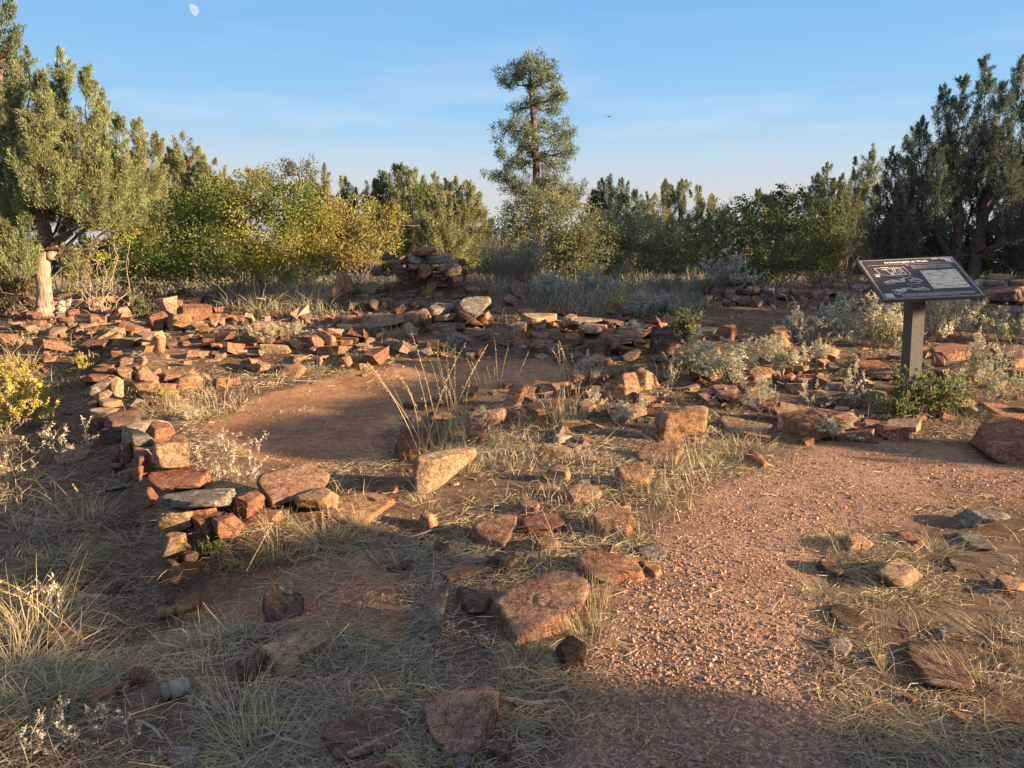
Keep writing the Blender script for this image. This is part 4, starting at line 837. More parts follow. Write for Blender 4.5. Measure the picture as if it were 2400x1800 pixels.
4|1385,415 1490,403 1495,465 1400,470|o|.2|Y=14.25|small tan cube beside the orange brown one
4|1455,225 1500,208 1535,280 1480,295|d|.2|Y=14.8|small dark stone at the cairn's upper edge
4|905,275 1000,258 1045,280 990,335 920,325|p|.2|Y=14.5|small stone under the grey slab of the cairn
4|1165,380 1310,425|d|.2|Y=14.4|dark filler stone low in the cairn
4|845,215 890,188 915,250 870,275|d|.2|Y=14.75|little dark stone beside the grey cairn slab
4|900,330 1000,420|d|.2|Y=14.6|dark filler stone between the oval and the squarish block
4|55,640 110,470 160,338 225,430 215,515 110,630|t|.06|Y=13.6|tall tan stone standing on edge
4|175,375 230,348 305,420 305,600 210,600 225,430|r|.06|Y=13.8|dark red stone standing behind the tall tan one
4|305,515 530,453 605,490 550,575 320,585|r|.2||rust brown block on the mound
4|545,575 600,508 705,550 725,605 600,605|p|.3||pyramid shaped brown stone beside the rust brown block
4|235,620 310,583 485,588 495,640 340,665 250,655|t|.4||tan slab with green leaves in front
4|475,700 520,648 595,660 625,785 560,765|t|.15|rf=.5|small upright tan stone on the mound
4|605,660 700,658 705,775 620,765|d|.1||small dark upright stone next to the tan one
4|715,745 780,688 955,638 965,695 900,745 720,785|p|.4||purple brown stone behind the cleft rock
4|735,640 800,598 1010,542 1025,605 870,668|d|.3||slanting layered slab on the mound
4|1095,515 1130,438 1222,402 1250,485 1170,555|s|.2||pale pentagon shaped stone before the cairn
4|635,505 680,468 905,462 890,525 700,545|p|.7||flat purple slab before the cairn
4|655,405 720,378 835,440 800,475 650,475|p|.4||purple stone at the cairn's foot
4|235,325 330,288 495,318 480,385 330,365|g|.5||flat grey green slab behind the rust brown block
4|505,345 540,293 625,298 645,355 580,405 520,395|d|.3|Y=14.6|dark stone between the grey green slab and cairn
4|595,385 660,348 745,370 700,405|d|.4|Y=14.5|flat dark stone at the cairn's foot
4|805,815 830,790 1040,765 1020,800 900,850|o|.5||thin orange slab with yellow weeds behind the cleft rock
4|1160,610 1280,575 1270,640 1200,665|r|.4||small dull red stone before the cairn
4|1500,540 1600,500 1700,540 1650,590|o|.5||small orange stone behind the lichen crusted slab
4|1400,470 1530,480 1520,520 1410,530|t|.4||small tan stone under the two cubes of the cairn
#east|stones along the far side of the court
4|1975,505 2060,448 2150,470 2240,560 2240,665 2050,595|p|.7||big grey purple slab leaning back in the weeds
5|235,425 260,368 570,378 575,435 430,475 300,480|t|.45|Y=12.0|flat square edged slab lying on top of the far court wall
5|180,395 190,340 390,325 390,370 240,390|r|.6||flat red slab behind the square edged one
5|60,240 130,195 230,240 190,300|r|.5||low red stone in weeds behind the court
5|135,590 190,475 270,518 305,610 200,630|o|.15|rf=.4|upright orange brown stone in front of the square edged slab
5|605,425 690,376 765,400 740,470 640,500|t|.3|Y=11.8|layered tan stone beside the square edged slab
5|675,475 770,403 975,418 1005,440 820,480|c|.6|Y=11.7|pale thin slab on the far court wall
5|765,515 880,458 1045,480 1035,545 900,565 820,565|s|.5|Y=11.3|pinkish slab below the pale thin one
5|945,625 980,525 1115,503 1095,595 1000,690|r|.15|Y=11.0|red brown upright slab in the far court wall
5|1095,610 1170,495 1260,488 1450,538 1445,605 1200,645|p|.8|Y=10.9|wide purple brown capstone over a dark hollow
5|1425,710 1460,555 1620,488 1685,640 1645,790 1480,800|d|.3|Y=10.3|large blackish boulder beside the green leafy weed
5|800,705 850,615 960,618 1055,660 1005,755 805,770|p|.2||cube like purple red block of the court wall
5|615,565 760,548 805,620 740,685 630,630|r|.4||red stone behind the little red blocks
5|315,525 500,528 525,600 420,630 330,580|r|.4||dusky red stone behind the grey flat chip
5|345,605 400,573 495,610 460,655 370,655|s|.5||small pinkish slab on a red block
5|305,725 350,658 455,668 430,755|r|.3||small red block under the pinkish slab
5|475,640 530,690|o|.3||tiny orange cube beside the small red block
5|515,705 570,658 715,648 725,725 560,740|r|.4||long red block at the court's far side
5|535,790 600,733 805,728 805,825 600,845|p|.5||low purple brown boulder before the cube like block
5|735,890 800,808 975,752 995,805 850,895|t|.35||slanting tan slab lying before the court wall
5|915,865 1060,778 1095,830 1000,875|r|.4||red stone beside the slanting tan slab
5|285,792 430,738 515,765 420,802|c|.8||flat white stone on the court floor
5|205,692 270,658 315,690 240,715|g|.6||small flat grey chip on the court floor
5|5,690 60,628 165,640 120,708|d|.5||dark stone at the back of the court near the flat grey chip
5|1405,500 1480,443 1585,460 1560,515 1430,530|o|.4||small orange brown stone beyond the purple capstone
5|1145,785 1310,688 1355,740 1230,845|d|.4||dark slab in front of the hollow
5|1500,830 1600,785 1800,790 1790,850 1560,865|o|.6||low brown stone near the grass clump by the blackish boulder
5|165,640 290,610 310,660 200,680|r|.5||low red stone under the upright orange brown one
5|1595,980 1640,930 1690,940 1680,990|g|.5||small grey stone before the white flowers
'''
group = place = None
seed_ = 100
for line in DATA.strip().splitlines():
    if line.startswith('#'):
        group = line.split('|')[1]; continue
    reg, pts, colr, t, ex, label = line.split('|'); seed_ += 1
    ox, oy, sc_ = ZO[reg]
    pp = [(ox + float(a.split(',')[0]) * sc_, oy + float(a.split(',')[1]) * sc_) for a in pts.split()]
    kw = {k: float(v) for k, v in (e.split('=') for e in ex.split(',') if e)}
    rock(pp, colr, float(t), label.lstrip('@'), group, seed_, **kw)
# broken bits nobody would count one by one, packed between the walls' stones and strewn thinner elsewhere
WALLS = [[(200, 880), (330, 850), (420, 980), (470, 1100), (520, 1180), (760, 1150), (900, 1200), (760, 1230), (480, 1320), (350, 1300), (300, 1080)], [(0, 740), (150, 690), (420, 690), (560, 720), (820, 760), (1100, 780), (1150, 840), (960, 850), (700, 880), (480, 910), (300, 930), (180, 900), (120, 850), (0, 850)],
         [(780, 650), (960, 600), (1120, 640), (1180, 740), (1140, 810), (900, 800), (780, 760)], [(1180, 740), (1400, 720), (1600, 770), (1700, 820), (1640, 880), (1560, 860), (1250, 850)], [(1640, 650), (2000, 640), (2150, 700), (2050, 740), (1660, 720)], [(2000, 640), (2420, 620), (2420, 780), (2150, 760)],
         [(940, 960), (1180, 900), (1420, 880), (1560, 860), (1680, 960), (1620, 1100), (1540, 1200), (1500, 1340), (1340, 1420), (1180, 1300), (1100, 1180), (940, 1140)], [(1560, 860), (2400, 820), (2400, 980), (1900, 1050), (1640, 1020)]]
def wall_w(u, w): return np.clip(sum(smear(u, w, p_, 8, 16) for p_ in WALLS), 0, 1)
def bits(name, n, dens, size, sig, lo, hi, flat, pal, w_, seed, label, grow=.05):
    P, q = scatter(n, 2.2, 18, dens, seed=seed); m = len(P)
    S0, F9 = box(2, 2, 2); F9 = F9[0]; F9 = np.concatenate([F9[:, [0, 1, 2]], F9[:, [0, 2, 3]]])
    sz = np.clip(np.exp(q.normal(math.log(size), sig, m)) * (1 + grow * P[:, 1]), lo, hi)
    V = (S0[None] * .82 + q.normal(0, .2, (m, len(S0), 3))) * (np.array([1, .75, flat]) * (.7 + .6 * q.random((m, 1, 3))))
    tl = q.normal(0, .28, (m, 1)); V = np.stack([V[..., 0] * np.cos(tl) - V[..., 2] * np.sin(tl), V[..., 1], V[..., 0] * np.sin(tl) + V[..., 2] * np.cos(tl)], -1)
    th = q.random(m) * 6.283; ct, st = np.cos(th)[:, None], np.sin(th)[:, None]
    V = np.stack([V[..., 0] * ct - V[..., 1] * st, V[..., 0] * st + V[..., 1] * ct, V[..., 2]], -1) * sz[:, None, None] + P[:, None]; V[..., 2] += .12 * sz[:, None] + (q.random((m, 1)) * .10 * (size > .05) * ss(8, 10, P[:, 1:2]))
    F = (F9[None] + len(S0) * np.arange(m)[:, None, None]).reshape(-1, F9.shape[1]); pal = np.array(pal); C = pal[q.choice(len(pal), m, p=w_)] * (.7 + .55 * q.random((m, 1)))
    obj(name, mesh(name, V.reshape(-1, 3), F, M_RUBBLE, np.repeat(C, len(S0), 0)), kind='stuff', label=label, category='rubble')
RP = [[.33, .2, .13], [.25, .15, .105], [.38, .27, .18], [.22, .185, .155], [.43, .34, .25]]; RW = [.3, .28, .24, .16, .02]
bits('stone_rubble', 6200, lambda x, y, u, w: np.clip(.55 * (n2(x, y, 1.2, 71, 3) + .12 + .5 * wall_w(u, w)) * (1 - bare_w(u, w, x, y)) * (1 - .9 * path_w(u, w, x, y)) * (.14 + 1.1 * ss(6, 10, y)), 0, 1), .026, .45, .012, .11, .55, RP, RW, 21, 'small broken stone rubble among the larger rocks')
bits('wall_rubble', 7000, lambda x, y, u, w: np.clip(wall_w(u, w) * (.5 * ss(5.5, 9, y) + .45 * n2(x, y, 1.6, 72, 2)) * ss(5.6, 7.2, y), 0, 1), .064, .42, .035, .2, .45, RP, RW, 22, 'collapsed filling stones packed between the wall stones', .035)
# ------------------------------------------------------------------ trees and bushes (pixel figures below are on a 2212 px wide copy of the photo)
S_ = 2400 / 2212

def pt(x, y, Y): return at(x * S_, y * S_, Y)

class Leaves:
    def __init__(s): s.P, s.D, s.L, s.W, s.C = [], [], [], [], []
    def add(s, P, D, L, W, C): s.P.append(P); s.D.append(D); s.L.append(L); s.W.append(W); s.C.append(C)
    def build(s, origin, q, diamond=True):
        P = np.concatenate(s.P) - origin; D = np.concatenate(s.D); L = np.concatenate(s.L); Wd = np.concatenate(s.W); C = np.concatenate(s.C); m = len(P)
        D = D / (np.linalg.norm(D, axis=1)[:, None] + 1e-9); r = q.normal(0, 1, (m, 3)); X = np.cross(D, r); X /= np.linalg.norm(X, axis=1)[:, None] + 1e-9
        N = np.cross(D, X); k = (q.random(m) * .25 + .3)[:, None]; Lc, Wc = L[:, None], Wd[:, None] / 2
        V = np.stack([P, P + D * Lc * k + X * Wc + N * Wc * .4, P + D * Lc, P + D * Lc * k - X * Wc + N * Wc * .4], 1).reshape(-1, 3)
        return V, np.arange(4 * m).reshape(-1, 4), np.repeat(C, 4, 0)

def shade(q, m, pal, w=None, lo=.7, hi=1.3):
    pal = np.asarray(pal); return pal[q.choice(len(pal), m, p=w)] * (lo + (hi - lo) * q.random((m, 1)))

def spire(F, q, base, top, Rm, n, L, Wd, pal, w=None, gap=.0, fat=.62):
    """an upright conifer crown made of many up-curving sprays set round a leader, with gaps between them"""
    base, top = np.asarray(base), np.asarray(top); H = np.linalg.norm(top - base); ax = (top - base) / H; up = np.array([0, 0, 1.])
    K = int(np.clip(20 * H / max(Rm, .15), 30, 190)); per = max(10, int(n / K)); pal = np.asarray(pal)
    for i in range(K):
        u = 1 - (1 - q.random()) ** .75 if i else 1.; th = q.random() * 6.283; out = np.array([math.cos(th), math.sin(th), 0]); prof = (1 - u) ** fat * min(1, max(u, .05) / .14) ** .6
        if i and q.random() < gap * 1.5: continue
        ln = (Rm * q.uniform(.4, .95) + .1) * (.4 + .6 * prof); c0 = base + ax * (u * H - .35 * ln) + out * Rm * prof * q.uniform(.15, .75)
        d = out * (.7 - .45 * u) * (i > 0) + up * q.uniform(.6, 1.4) + q.normal(0, .18, 3); d /= np.linalg.norm(d); rd = ln * q.uniform(.15, .27)
        m = int(per * q.uniform(.6, 1.3)); v = q.random(m); o = q.normal(0, 1, (m, 3)); P = c0 + d * (ln * v)[:, None] + o * (rd * .6 * (1.05 - v) ** .6)[:, None]
        D = d * 1.1 + o * .38 + q.normal(0, .35, (m, 3)) + up * .25; tone = q.uniform(.72, 1.28)
        F.add(P, D, L * np.exp(q.normal(0, .3, m)), Wd * np.exp(q.normal(0, .25, m)), np.clip(shade(q, m, pal, w, .75, 1.25) * tone, .01, .9))

def blob(F, q, c, r, n, L, Wd, pal, w=None, gap=0., updir=.3, shell=.45, freq=2.6, clus=38, tight=.16):
    """foliage gathered in clusters through an uneven ellipsoid"""
    c = np.asarray(c); r = np.broadcast_to(np.asarray(r, float), (3,)); k = max(5, int(n / clus))
    d = q.normal(0, 1, (3 * k, 3)); d /= np.linalg.norm(d, axis=1)[:, None]; lump = fbm(d * freq / 1.6 + q.random() * 90, int(q.integers(999)), 3)
    ok = np.nonzero(lump > gap - .22)[0][:k]; d, lump = d[ok], lump[ok]; k = len(ok); s = (shell + (1 - shell) * q.random(k)) ** .6
    cc = c + d * r * (s * (1 + .55 * lump))[:, None]; sg = tight * r.mean() * q.uniform(.6, 1.4, k); tone = q.uniform(.72, 1.25, k)
    idx = q.integers(0, k, n); o = q.normal(0, 1, (n, 3)); P = cc[idx] + o * sg[idx][:, None] * (r / r.mean())
    D = d[idx] * .7 + o * .5 + np.array([0, 0, updir]) + q.normal(0, .6, (n, 3))
    F.add(P, D, L * np.exp(q.normal(0, .28, n)), Wd * np.exp(q.normal(0, .28, n)), np.clip(np.where(q.random((n, 1)) < .72, shade(q, k, pal, w, .95, 1.05)[idx], shade(q, n, pal, w, 1, 1)) * (.82 + .36 * q.random((n, 1))) * tone[idx][:, None], .01, .9))

def wiggle(a, b, q, n=6, amp=.08):
    a, b = np.asarray(a, float), np.asarray(b, float); t = np.linspace(0, 1, n)[:, None]; L = np.linalg.norm(b - a)
    w = q.normal(0, amp * L, (n, 3)) * np.sin(t * math.pi); return a + (b - a) * t + w

def limb(a, b, r0, r1, q, n=6, amp=.06, sides=6): return tube(wiggle(a, b, q, n, amp), np.linspace(r0, r1, n), sides)

def plant(name, label, cat, base, parts, group=None):
    """parts: (name, (V, F, C or None), material) in world coordinates, made children of one Empty at the base"""
    root = thing(name, label, cat, base, group)
    for pn, (V, F, C), mat, sm in parts: obj(pn, mesh(pn, V - np.asarray(base) if C is None else V, F, mat, C, sm), parent=root)
    return root

JUN = [(.17, .215, .09), (.215, .25, .095), (.135, .175, .085), (.26, .27, .12), (.195, .235, .145)]
JUN_DARK = [(.095, .14, .095), (.12, .165, .095), (.075, .12, .085), (.15, .18, .095), (.13, .17, .125)]
JUN_YEL = [(.23, .25, .11), (.27, .275, .12), (.195, .22, .105), (.17, .2, .1)]
PIN = [(.13, .18, .105), (.165, .21, .115), (.105, .15, .095), (.2, .235, .135)]
OAK = [(.2, .23, .11), (.24, .265, .13), (.165, .195, .1), (.28, .29, .15)]

def juniper(label, Y, spires, trunks, pal, seed, L=.075, Wd=.026, dens=1.0, name='juniper_tree', bark=None, gap=0., dead=0, group=None, thin=.0):
    """spires: (top x, top y, base x, base y, radius px, depth offset)"""
    q = np.random.default_rng(seed); F = Leaves(); tb = []; bx, by = trunks[0][0][:2]; B = pt(bx, by, Y); B[2] = min(B[2], tz(B[0], B[1])) if B[2] > tz(B[0], B[1]) + .02 else B[2]
    for sx_, sy_, ex, ey, rp, dy in spires:
        Yd = Y + dy; T, E_ = pt(sx_, sy_, Yd), pt(ex, ey, Yd); Rm = (1.02 if Y < 15 else 1.18 if Y < 20 else 1.42) * rp * S_ * Yd / FPX
        area = np.linalg.norm(T - E_) * Rm * 6.3
        L, Wd = L, Wd
        spire(F, q, E_, T, Rm, int(area * dens / (L * Wd) * 1.15), L, Wd, pal, None, gap, .52 if Y < 20 else .4)
        tb.append(limb(E_, T - (T - E_) * .08, .018 + .012 * Rm, .006, q, 7, .03, 5))
        j = B + (E_ - B) * .2; tb.append(limb(np.array([B[0], B[1], max(B[2] + .9, E_[2] - q.uniform(.1, .9))]), E_, .03, .018, q, 6, .06, 6))
        for _ in range(int(5 + dead)):
            u = q.random() * .7; a = E_ + (T - E_) * u; th = q.random() * 6.283; tb.append(limb(a, a + np.array([math.cos(th), math.sin(th), .35]) * Rm * q.uniform(.6, 1.15) * (1 - u) ** .5, .014, .004, q, 5, .12, 4))
    tk = []
    for pts_ in trunks:
        wp = [pt(a, b, Y) for a, b, _ in [(p_ + (0,))[:3] for p_ in pts_]]; rr = [p_[2] * S_ * Y / FPX if len(p_) > 2 else .1 for p_ in pts_]
        wp = np.array(wp); wp[0, 2] -= .15
        t = np.linspace(0, len(wp) - 1, 4 * (len(wp) - 1) + 1); W3 = np.stack([np.interp(t, np.arange(len(wp)), wp[:, k]) for k in range(3)], -1); r3 = np.interp(t, np.arange(len(wp)), rr)
        V, fs = tube(W3 + q.normal(0, .012, W3.shape) * 1, r3, 14); ctr = np.repeat(W3, 14, 0); V = ctr + (V - ctr) * (1 + .16 * fbm(V * np.array([16, 16, 2.5]), seed, 2))[:, None]; tk.append((V, fs))
    Vt, Ft = join(tk); Vb, Fb = join(tb)
    base = np.array([B[0], B[1], B[2]])
    V, Fq, C = F.build(base, q)
    return plant(name, label, 'juniper' if 'juniper' in name else 'tree', base, [('trunk', (Vt, Ft, None), bark or M_BARK, True), ('branches', (Vb, Fb, None), M_BARK, True), ('crown', (V, Fq, C), M_NEEDLE, False)], group)

juniper('tall bright juniper with pale trunk and a broken limb stub, between rubble and bushes', 13.2,
        [(62, 118, 72, 470, 62, .3), (132, 118, 120, 500, 66, .1), (190, 155, 172, 490, 58, -.2), (262, 262, 240, 490, 46, -.1), (297, 345, 288, 480, 34, .2), (95, 170, 96, 440, 60, -.7),
         (225, 205, 215, 430, 40, .6), (20, 200, 30, 520, 60, .2), (40, 330, 42, 600, 46, -.5), (10, 360, 8, 640, 44, .5), (150, 300, 150, 450, 56, -.5), (215, 330, 212, 490, 46, -.4)],
        [[(96, 694, 22), (96, 672, 16.5), (96, 645, 15.5), (93, 600, 15), (94, 520, 15), (90, 440, 12), (100, 330, 8), (125, 200, 4)], [(104, 540, 9), (128, 518, 9), (156, 500, 6)], [(96, 500, 8), (70, 470, 5), (45, 400, 3)]],
        JUN, 11, .045, .010, 1.6, bark=M_BARK_PALE, gap=.06)
juniper('dark juniper at the picture border, rising behind the tall bright juniper', 17.5,
        [(6, -40, 8, 330, 60, 0), (-50, -60, -40, 400, 80, 0), (30, 70, 30, 300, 26, .4), (-10, 200, 0, 560, 60, .8)], [[(-30, 640, 20), (-20, 400, 14), (0, 150, 5)]], JUN_DARK, 12, .075, .022, 1.1)
juniper('yellow green juniper with feathery tops, behind the tall bright one', 21,
        [(298, 268, 305, 520, 34, 0), (335, 300, 338, 520, 34, .4), (270, 330, 275, 520, 36, .6), (320, 380, 320, 560, 50, -.8)], [[(310, 600, 12), (312, 420, 6), (312, 330, 3)]], JUN_YEL, 13, .06, .013, 1.5)
juniper('slender yellow green juniper sloping down to the green bush', 22.5,
        [(395, 298, 395, 540, 40, 0), (430, 330, 428, 540, 40, .3), (462, 352, 460, 540, 36, -.2), (485, 378, 485, 560, 30, .4), (365, 330, 365, 540, 34, .8), (505, 400, 500, 560, 30, 0)], [[(420, 600, 12), (420, 440, 6), (410, 340, 3)]], JUN_YEL, 14, .062, .014, 1.5)
juniper('rounded juniper with light tips, rising behind the yellow bush beside the grey green tree', 27,
        [(700, 372, 700, 560, 44, 0), (740, 395, 738, 560, 40, .5), (770, 418, 770, 560, 36, 0), (665, 392, 668, 560, 34, .8)], [[(705, 600, 10), (705, 460, 5), (702, 390, 2)]], JUN_YEL, 15, .07, .017, 1.4)
juniper('broad dark topped juniper between the yellow bush and the tall pine', 27,
        [(862, 366, 862, 540, 44, 0), (830, 380, 832, 540, 36, .3), (895, 372, 893, 540, 40, -.3), (808, 400, 812, 540, 32, .2), (915, 392, 912, 560, 34, .4)], [[(865, 600, 12), (865, 450, 6), (862, 380, 3)]], JUN, 16, .07, .017, 1.4)
juniper('pale feathery juniper next to the tall pine', 25,
        [(938, 385, 938, 560, 32, 0), (965, 398, 962, 560, 32, .2), (985, 392, 985, 560, 30, .1), (1010, 402, 1008, 560, 30, 0), (1035, 425, 1030, 570, 26, .3), (955, 430, 955, 580, 44, -.8)], [[(975, 600, 11), (975, 470, 5), (975, 410, 2)]], JUN_YEL, 17, .068, .016, 1.4)
juniper('dark pointed juniper just past the tall pine', 28,
        [(1310, 388, 1310, 560, 36, 0), (1345, 400, 1342, 560, 34, .2), (1285, 420, 1286, 560, 28, .3), (1370, 420, 1368, 560, 30, -.2)], [[(1318, 600, 11), (1318, 470, 5), (1314, 400, 2)]], JUN_DARK, 18, .075, .018, 1.4)
juniper('light green juniper with three soft tops in the gap of the tree line', 30,
        [(1432, 402, 1432, 570, 36, 0), (1470, 400, 1468, 570, 36, .2), (1505, 412, 1503, 570, 34, 0), (1540, 432, 1538, 570, 32, .2), (1400, 425, 1400, 570, 28, -.3), (1570, 452, 1565, 580, 22, .3)], [[(1470, 600, 11), (1470, 480, 5), (1468, 415, 2)]], JUN_YEL, 19, .075, .018, 1.4)
juniper('thin topped juniper behind the dark leafy bush', 25,
        [(1785, 362, 1790, 560, 30, 0), (1760, 392, 1765, 560, 28, .3), (1820, 385, 1820, 560, 30, -.2), (1848, 350, 1848, 560, 26, .2), (1885, 322, 1880, 560, 24, 0), (1740, 425, 1745, 570, 26, 0)], [[(1810, 610, 12), (1812, 470, 6), (1815, 380, 3)]], JUN, 20, .07, .016, 1.3, gap=.05)
juniper('small juniper showing over the dark leafy bush', 29,
        [(1640, 418, 1640, 570, 26, 0), (1672, 432, 1672, 570, 26, .2), (1705, 424, 1703, 570, 24, 0), (1612, 440, 1612, 580, 22, 0)], [[(1655, 610, 9), (1655, 480, 4), (1652, 430, 2)]], JUN, 21, .075, .018, 1.3)
big = juniper('big dark juniper with visible limbs towering behind the sign', 19,
        [(2130, 128, 2110, 420, 40, 0), (2208, 130, 2200, 420, 48, .3), (2075, 175, 2065, 420, 42, -.2), (2040, 190, 2035, 430, 34, .3), (1990, 262, 1990, 480, 42, 0), (1962, 300, 1965, 520, 36, -.3), (1925, 330, 1930, 540, 34, .2), (1895, 410, 1900, 570, 30, 0),
         (2165, 190, 2160, 430, 40, -.5), (2020, 330, 2020, 500, 46, -.6), (2100, 290, 2095, 470, 50, .8), (2250, 170, 2245, 500, 60, 0), (2180, 330, 2180, 520, 40, -1), (1950, 430, 1950, 590, 40, -.6), (2230, 400, 2230, 580, 50, -.6), (2320, 200, 2310, 560, 70, 0), (1980, 450, 1985, 615, 52, .5), (2040, 450, 2045, 610, 48, 1.1), (2120, 430, 2125, 610, 50, 1.3), (2190, 430, 2190, 610, 54, .9), (1925, 460, 1925, 610, 44, .2), (2240, 460, 2240, 610, 44, .4)],
        [[(2098, 622, 16), (2110, 540, 12), (2125, 470, 11), (2140, 380, 8), (2150, 250, 4)], [(2080, 620, 14), (2062, 560, 12), (2075, 470, 9), (2060, 380, 7), (2050, 270, 3)], [(2066, 560, 8), (2010, 490, 6), (1955, 460, 4), (1920, 440, 2)], [(2075, 480, 7), (2020, 410, 5), (1975, 380, 3)],
         [(2120, 490, 8), (2180, 450, 6), (2230, 410, 4)], [(2110, 545, 8), (2170, 520, 6), (2240, 510, 4)], [(2062, 570, 7), (2000, 555, 5), (1940, 570, 3)], [(2128, 450, 7), (2180, 380, 5), (2205, 300, 3)]],
        JUN_DARK, 22, .06, .0135, 1.2, gap=.06, dead=10)

# the lone pine
def pine():
    q = np.random.default_rng(31); Y = 30; F = Leaves(); tk = []; px2 = S_ * Y / FPX
    tr = [(1166, 590), (1163, 500), (1160, 430), (1158, 350), (1155, 290), (1150, 230), (1146, 190), (1142, 160)]
    P_ = np.array([pt(a, b, Y) for a, b in tr]); P_[0, 2] = tz(P_[0, 0], P_[0, 1]) - .1
    tk.append(tube(P_, [.2, .18, .16, .14, .12, .09, .06, .03], 9))
    cl = [(1145, 150, 40, 20), (1110, 160, 26, 20), (1180, 165, 24, 22), (1100, 180, 16, 10), (1195, 190, 14, 18), (1150, 190, 30, 14), (1140, 135, 18, 10), (1172, 142, 20, 12), (1125, 148, 18, 12),
          (1150, 225, 30, 20), (1195, 220, 24, 18), (1180, 240, 24, 14), (1125, 235, 16, 12), (1205, 208, 12, 10), (1105, 265, 26, 18), (1090, 280, 16, 14), (1130, 285, 26, 18), (1165, 270, 24, 26), (1210, 275, 22, 16),
          (1225, 290, 14, 14), (1150, 300, 22, 16), (1205, 305, 26, 14), (1120, 310, 20, 12), (1145, 335, 24, 16), (1175, 345, 24, 20), (1215, 335, 24, 18), (1230, 325, 12, 12), (1200, 360, 20, 12), (1100, 345, 22, 14), (1085, 335, 12, 8),
          (1090, 375, 20, 14), (1115, 360, 18, 12), (1075, 378, 16, 10), (1130, 395, 26, 18), (1175, 385, 26, 20), (1100, 400, 22, 16), (1200, 400, 26, 18), (1150, 415, 30, 18), (1225, 410, 26, 18), (1250, 412, 20, 16), (1180, 425, 34, 16), (1120, 425, 26, 16)]
    for x, y, rx, ry in cl:
        dy = q.normal(0, .5); c = pt(x, y, Y + dy)
        nt = int(4 + rx * ry / 50)                         # little starry tufts of needles at the twig ends
        for _ in range(nt):
            o = q.normal(0, .48, 3) * np.array([rx, rx, ry]) * px2 * 1.2; tc = c + o; m = 56; dd = q.normal(0, 1, (m, 3)); dd[:, 2] += .5; dd /= np.linalg.norm(dd, axis=1)[:, None]
            F.add(tc + dd * (.1 * q.random(m))[:, None] + q.normal(0, .05, (m, 3)), dd + q.normal(0, .3, (m, 3)), np.full(m, .15) * np.exp(q.normal(0, .25, m)), np.full(m, .026), shade(q, m, PIN, None, .7, 1.3) * q.uniform(.75, 1.25))
            if q.random() < .6: tk.append(limb(c + o * .1 + [0, 0, -.08], tc, .009, .004, q, 4, .1, 4))
        i = int(np.argmin(np.abs(P_[:, 2] - (c[2] - .4)))); a = P_[min(i, 6)]
        tk.append(limb(a, c, .035, .012, q, 6, .07, 5))
        for _ in range(3): tk.append(limb(c * .5 + a * .5, c + q.normal(0, .5, 3) * rx * px2, .014, .005, q, 5, .1, 4))
    for _ in range(34):                                    # dead twigs under the foliage
        i = q.integers(1, 6); a = P_[i] + (P_[i + 1] - P_[i]) * q.random(); th = q.random() * 6.283; tk.append(limb(a, a + np.array([math.cos(th), math.sin(th), -.1]) * q.uniform(.5, 1.2), .012, .004, q, 5, .1, 4))
    Vt, Ft = join(tk); b = P_[0] + [0, 0, .1]; V, Fq, C = F.build(b, q)
    plant('pine_tree', 'lone tall pine with clumpy open crown standing above the tree line', 'pine', b, [('trunk', (Vt, Ft, None), M_BARK, True), ('crown', (V, Fq, C), M_NEEDLE, False)])
pine()

def bush(name, label, cat, Y, blobs, pal, w, seed, L, Wd, stems, gap=0., updir=.3, mat=None, base=None, dens=1., top_pal=None, group=None, shell=.35, sm=.012):
    """blobs: (x, y, rx, ry) px; stems: how many bare stems run up into the crown"""
    q = np.random.default_rng(seed); F = Leaves(); k = S_ * Y / FPX
    ax = sum(b[0] * b[2] for b in blobs) / sum(b[2] for b in blobs); yb = max(b[1] + b[3] for b in blobs)
    B = pt(*(base or (ax, yb)), Y); B[2] = tz(B[0], B[1]); st = []
    for x, y, rx, ry in blobs:
        c = pt(x, y, Y + q.normal(0, .25)); r = np.array([rx, rx * .85, ry]) * k
        p_, w_ = (top_pal, None) if top_pal and q.random() < .27 else (pal, w)
        blob(F, q, c, r, int(4 * 3.14 * r[0] * r[2] / (L * Wd) * .85 * dens), L, Wd, p_, w_, gap, updir, shell)
    for i in range(stems):
        x, y, rx, ry = blobs[i % len(blobs)]; c = pt(x + q.normal(0, .45) * rx, y + q.normal(0, .5) * ry, Y + q.normal(0, .3)); a = B + np.array([q.normal(0, .12), q.normal(0, .12), -.05])
        st.append(limb(a, c, sm, sm * .3, q, 7, .06, 5))
        for _ in range(4):
            e = a + (c - a) * q.uniform(.4, .95); st.append(limb(e, e + q.normal(0, .25, 3) + [0, 0, .15], sm * .4, sm * .15, q, 4, .1, 4))
    V, Fq, C = F.build(B, q); Vs, Fs = join(st)
    return plant(name, label, cat, B, [('stems', (Vs, Fs, None), M_STICK if mat is None else mat, True), ('foliage', (V, Fq, C), M_LEAF, False)], group)

